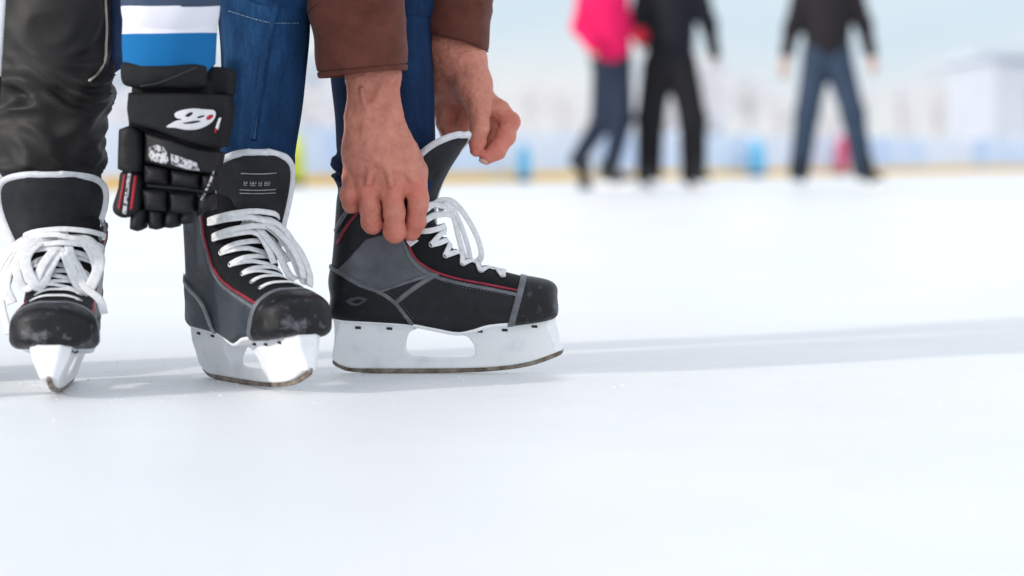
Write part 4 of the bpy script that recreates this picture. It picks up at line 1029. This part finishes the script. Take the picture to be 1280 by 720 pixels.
skater('skater in black coat and wide black trousers with one red mitten',SD,(838,72,838,-20,42),'blackcloth','blacktrouser',
  [[(822,85),(813,148,-.08),(811,218,.04),(.125,.11,.10)],[(852,85),(866,150,-.06),(867,218,.05),(.125,.11,.10)]],
  [[(806,-15),(795,30,-.05),(803,52,-.2)],[(872,-15),(886,30),(893,68,-.05)]],None,(800,45,-.28))
skater('skater in dark charcoal jacket and faded blue jeans, legs wide apart',SD+.1,(1034,62,1034,-18,38),'darkbrown','bluejean',
  [[(1021,75),(1009,142,-.08),(999,215,.03),(.118,.095,.085)],[(1047,75),(1066,142,-.08),(1078,212,.04),(.118,.095,.085)]],
  [[(1003,-12),(990,35),(980,85,-.05)],[(1066,-12),(1080,30),(1091,80,-.05)]])
def fz(px,D): p=P(px,192,D); p[2]=0; return p
far_skate('black skate under the standing leg of the pink jacket skater',fz(750,SD-.2),math.radians(-30))
q=P(722,218,SD+.05); far_skate('lifted black skate trailing behind the pink jacket skater',q,math.radians(-75),math.radians(45))
far_skate('black skate on the left foot in view of the skater in black coat',fz(808,SD),math.radians(-80))
far_skate('black skate on the right foot in view of the skater in black coat',fz(868,SD),math.radians(-75))
far_skate('black skate on the left foot in view of the wide-legged jeans skater',fz(998,SD+.1),math.radians(-100))
far_skate('black skate on the right foot in view of the wide-legged jeans skater',fz(1079,SD+.1),math.radians(-70))

# ================================================================== RINK EDGE, MARKERS, FAR BACKGROUND
M['yellow']=mat('yellow kick strip',rgb(255,204,44),rgb(255,198,50),.5,2,bump=0)
M['board']=mat('pale blue rink board',rgb(226,236,250),rgb(196,216,246),.5,1.3,bump=0,stretch=(1,1,.3),lo=.4,hi=.6)
M['boardwhite']=mat('white rink board',rgb(240,243,250),rgb(226,232,244),.5,1.3,bump=0)
BD=25.2
bar=thing('rink_barrier','low pale blue rink barrier with yellow kick strip along far edge of ice','barrier',(-.16,23.5-3,0),(0,0,math.radians(60)))
x=-12.0; i=0
while x<26:
    w=1.96; mb=MB(); mb.box((x,-.02,.088),(x+w,.02,.50)); link('board_panel',mb.mesh('board_panel',False),M['board' if (i*7)%3 else 'boardwhite'],bar)
    mb=MB(); mb.box((x+w,-.035,.0),(x+w+.04,.035,.53)); link('post',mb.mesh('post',False),M['boardwhite'],bar)
    mb=MB(); mb.box((x,-.03,0),(x+w,.022,.085)); link('kick_strip',mb.mesh('kick_strip',False),M['yellow'],bar)
    x+=2.0; i+=1
M['skyblue']=mat('sky blue plastic',rgb(130,205,240),rgb(100,190,232),.4,bump=0); M['rose']=mat('rose plastic',rgb(236,84,120),None,.4,bump=0); M['lime']=mat('lime plastic',rgb(196,220,40),rgb(220,214,40),.4,bump=0)
def marker(label,px,D,h,m,w):
    t=thing('rink_marker',label,'marker',fz(px,D),group='small coloured markers by the rink barrier')
    V,Q,s=loft([(0,0,.06,w*.95,w*.8),(0,0,h*.35,w,w*.85),(0,0,h*.75,w*.8,w*.7),(0,0,h*.95,w*.45,w*.4),(0,0,h,w*.06,w*.06)],24,20); link('body',mesh_np('marker_body',V,Q),M[m],t)
    V,Q,s=loft([(0,0,0,w*.05,w*.05),(0,0,.004,w*.9,w*.9),(0,0,.05,w*.9,w*.8),(0,0,.06,w*.3,w*.3)],14,20); link('base',mesh_np('marker_base',V,Q),M['dark'],t)
marker('blurred sky blue upright marker between the two groups of far skaters',946,28.3,.44,'skyblue',.11)
marker('blurred faint blue marker just right of the bare hands',655,23.5,.37,'skyblue',.075)
marker('blurred rose red marker seen between the legs of the jeans skater',1052,30.6,.50,'rose',.085)
marker('blurred lime yellow marker beside the left jeans leg',370,20.0,.45,'lime',.07)

# ground and ice
def sheet(x0,x1,y0,y1,z): return [(x0,y0,z),(x1,y0,z),(x1,y1,z),(x0,y1,z)],[(0,1,2,3)]
V,Q=sheet(-900,900,-60,2500,-.03); struct('ground',mesh_np('ground',V,Q,smooth=False),M['snow'])
V,Q=sheet(-30,30,-8,52,0); struct('ice',mesh_np('ice',V,Q,smooth=False),M['ice'])

mb=MB(); rs=np.random.RandomState(3)
cent=[(P(75,488,2.75),.10,90),(P(330,478,2.88),.14,130),(P(520,467,3.0),.20,170),(P(560,520,2.6),.9,120)]
for c,sp,n_ in cent:
    for _ in range(n_):
        p=np.array([c[0]+rs.normal()*sp,c[1]+rs.normal()*sp*.6,0]); r=rs.uniform(.0006,.0019)
        a=rs.rand()*6.28; e=[p+[math.cos(a+k*2.09)*r*rs.uniform(.6,1.5),math.sin(a+k*2.09)*r*rs.uniform(.6,1.5),.0001] for k in range(3)]; t_=p+[0,0,r*rs.uniform(.5,1.1)]
        mb.add(e+[t_],[(0,1,3),(1,2,3),(2,0,3),(2,1,0)])
M['shavings']=mat('ice shavings',(.88,.9,.92,1),(.8,.84,.88,1),.5,200,bump=0)
tag(link('ice_shavings',mb.mesh('ice_shavings',False),M['shavings']),'loose white ice shavings scattered around the skate blades','ice shavings',None,'stuff')
# trees and buildings, with distance haze painted into their pale colours
M['bark']=mat('haze-tinted bark',rgb(190,182,182),rgb(205,200,200),.9,3,bump=0); M['haze_twigs']=mat('haze-tinted twigs',rgb(222,216,218),rgb(200,192,194),.9,.7,bump=0)
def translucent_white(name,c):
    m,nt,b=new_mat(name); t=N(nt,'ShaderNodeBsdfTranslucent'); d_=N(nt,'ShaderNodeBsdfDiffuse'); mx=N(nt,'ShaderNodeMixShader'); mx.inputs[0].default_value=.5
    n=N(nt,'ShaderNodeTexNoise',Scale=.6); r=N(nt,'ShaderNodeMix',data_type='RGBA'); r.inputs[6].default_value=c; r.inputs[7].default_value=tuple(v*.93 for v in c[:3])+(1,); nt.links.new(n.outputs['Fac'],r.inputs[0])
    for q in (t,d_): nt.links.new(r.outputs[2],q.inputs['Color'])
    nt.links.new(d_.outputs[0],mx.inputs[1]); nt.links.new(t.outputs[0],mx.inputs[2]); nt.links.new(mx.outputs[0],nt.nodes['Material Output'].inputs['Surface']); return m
M['haze_twigs']=translucent_white('haze-tinted twigs',(.86,.83,.825,1))  # crown paleness stands in for distance haze
M['facade']=mat('pale facade',rgb(194,198,205),rgb(186,190,198),.8,.4,bump=0); M['roof']=mat('snowy roof',rgb(200,207,216),None,.8,bump=0); M['window']=mat('grey window',rgb(150,160,176),None,.2,bump=0)  # wall colour lightened towards the sky to imitate haze
def tree_mesh(seed):
    r=random.Random(seed); mb=MB(); mb.add(*tube([(0,0,0),(.05,0,1.2),(-.05,.1,2.6),(0,0,4.4)],[.2,.15,.1,.03],n=14,nseg=8))
    for k in range(9):
        a=r.uniform(0,6.28); z=r.uniform(1.2,3.6); l=r.uniform(.9,1.7)
        mb.add(*tube([(0,0,z),(math.cos(a)*l*.5,math.sin(a)*l*.5,z+l*.3),(math.cos(a)*l,math.sin(a)*l,z+l*.8)],[.06,.04,.012],n=8,nseg=6))
    tr=mb.mesh('trunk'); cb=MB()
    for k in range(900):
        a=r.uniform(0,6.28); u=r.uniform(-1,1); q=r.random()**.4; rad=1.7*(1-.25*r.random())
        c=np.array([math.cos(a)*math.sqrt(1-u*u)*rad*q,math.sin(a)*math.sqrt(1-u*u)*rad*q,3.2+u*1.9*q])
        if noise.noise(Vector(c*.9+seed))<-.12: continue
        e1=nrm(np.array([r.gauss(0,1) for _ in range(3)]))*r.uniform(.06,.16); e2=nrm(np.array([r.gauss(0,1) for _ in range(3)]))*r.uniform(.06,.16)
        cb.add([c-e1,c+e2,c+e1,c-e2],[(0,1,2,3)])
    return tr,cb.mesh('crown',False)
kinds=[tree_mesh(k) for k in (3,11,23)]
def nm_tree(i,x,y,s):
    t=thing('hazy_tree','tree paled by painted-in haze in the row beyond the rink','tree',(x,y,-.03),(0,0,i*1.3),s,'haze-paled trees beyond the rink')
    tr,cm=kinds[i%3]; link('trunk',tr,M['bark'],t); link('crown',cm,M['haze_twigs'],t)
rr=random.Random(5); i=0
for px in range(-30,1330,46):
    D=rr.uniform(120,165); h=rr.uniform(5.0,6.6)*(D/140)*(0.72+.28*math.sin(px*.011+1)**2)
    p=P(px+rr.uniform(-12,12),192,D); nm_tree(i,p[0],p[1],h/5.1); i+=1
def building(label,px0,px1,D,H,nx,nzw):
    x0=P(px0,0,D)[0]; x1=P(px1,0,D)[0]; t=thing('building',label,'building',((x0+x1)/2,D-3,-.03)); w=(x1-x0)/2
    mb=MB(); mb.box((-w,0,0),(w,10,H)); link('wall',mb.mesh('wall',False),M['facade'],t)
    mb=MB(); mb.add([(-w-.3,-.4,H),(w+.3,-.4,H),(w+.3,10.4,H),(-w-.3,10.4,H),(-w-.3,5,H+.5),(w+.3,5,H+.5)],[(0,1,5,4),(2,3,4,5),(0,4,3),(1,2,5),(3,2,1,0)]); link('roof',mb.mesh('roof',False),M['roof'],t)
    for a in range(nx):
        for b in range(nzw):
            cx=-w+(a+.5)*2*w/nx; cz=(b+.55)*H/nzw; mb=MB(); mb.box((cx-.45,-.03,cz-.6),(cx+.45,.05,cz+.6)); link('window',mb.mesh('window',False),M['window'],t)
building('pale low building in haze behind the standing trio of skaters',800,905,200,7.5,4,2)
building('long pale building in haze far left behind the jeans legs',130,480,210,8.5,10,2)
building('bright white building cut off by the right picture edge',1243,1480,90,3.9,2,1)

# ================================================================== LIGHT, SKY, CAMERA
EL=math.radians(19); d=np.array([.866,.5]); d/=np.linalg.norm(d)
sun=bpy.data.lights.new('sun','SUN'); sun.energy=2.25; sun.angle=math.radians(2.5); sun.color=(1,.95,.885)
so_=bpy.data.objects.new('sun',sun); COL.objects.link(so_)
dirv=Vector((d[0]*math.cos(EL),d[1]*math.cos(EL),-math.sin(EL))); so_.rotation_euler=dirv.to_track_quat('-Z','Y').to_euler()
w=bpy.data.worlds.new('World'); S.world=w; w.use_nodes=True; nt=w.node_tree; bg=nt.nodes['Background']
sky=nt.nodes.new('ShaderNodeTexSky'); sky.sky_type='NISHITA'; sky.sun_disc=False; sky.sun_elevation=EL; sky.sun_rotation=math.atan2(-d[0],-d[1])
sky.dust_density=2.5; sky.air_density=1.0; sky.ozone_density=1.0
hs=nt.nodes.new('ShaderNodeHueSaturation'); hs.inputs['Saturation'].default_value=.55; hs.inputs['Value'].default_value=1.0
nt.links.new(sky.outputs[0],hs.inputs['Color'])
# thin bright haze over the clear sky: near white at the horizon, pale blue above, uneven
tcw=nt.nodes.new('ShaderNodeTexCoord'); spw=nt.nodes.new('ShaderNodeSeparateXYZ'); nt.links.new(tcw.outputs['Generated'],spw.inputs[0])
nw=nt.nodes.new('ShaderNodeTexNoise'); nw.inputs['Scale'].default_value=5.5; nw.inputs['Detail'].default_value=4; nt.links.new(tcw.outputs['Generated'],nw.inputs['Vector'])
mw=nt.nodes.new('ShaderNodeMath'); mw.operation='MULTIPLY_ADD'; mw.inputs[1].default_value=.10; nt.links.new(nw.outputs['Fac'],mw.inputs[0])
mz=nt.nodes.new('ShaderNodeMath'); mz.operation='ADD'; mz.inputs[1].default_value=-.05; nt.links.new(spw.outputs['Z'],mz.inputs[0]); nt.links.new(mz.outputs[0],mw.inputs[2])
crw=nt.nodes.new('ShaderNodeValToRGB'); ew=crw.color_ramp.elements
ew[0].position=0; ew[0].color=(.75,.765,.775,1); ew[1].position=1; ew[1].color=(.76,.84,.955,1)
k=ew.new(.02); k.color=(.73,.765,.785,1)
k=ew.new(.06); k.color=(.56,.68,.775,1)
k=ew.new(.3); k.color=(.865,.893,.925,1)
nt.links.new(mw.outputs[0],crw.inputs[0])
vm=nt.nodes.new('ShaderNodeVectorMath'); vm.operation='SCALE'; vm.inputs['Scale'].default_value=9.7; nt.links.new(crw.outputs[0],vm.inputs[0])
mh=nt.nodes.new('ShaderNodeMix'); mh.data_type='RGBA'; mh.inputs[0].default_value=.82
nt.links.new(hs.outputs[0],mh.inputs[6]); nt.links.new(vm.outputs[0],mh.inputs[7])
nt.links.new(mh.outputs[2],bg.inputs['Color']); bg.inputs['Strength'].default_value=.1365
cam=bpy.data.cameras.new('camera'); cam.lens=F/1280*36; cam.sensor_width=36; cam.shift_y=-(360-192)/1280; cam.clip_end=5000; cam.clip_start=.05
cam.dof.use_dof=True; cam.dof.focus_distance=2.93; cam.dof.aperture_fstop=3.3
co=bpy.data.objects.new('camera',cam); COL.objects.link(co); co.location=(0,-3,CAMH); co.rotation_euler=(math.radians(90),0,0); S.camera=co
S.view_settings.view_transform='Standard'; S.view_settings.look='None'; S.view_settings.exposure=0
S.cycles.use_denoising=True
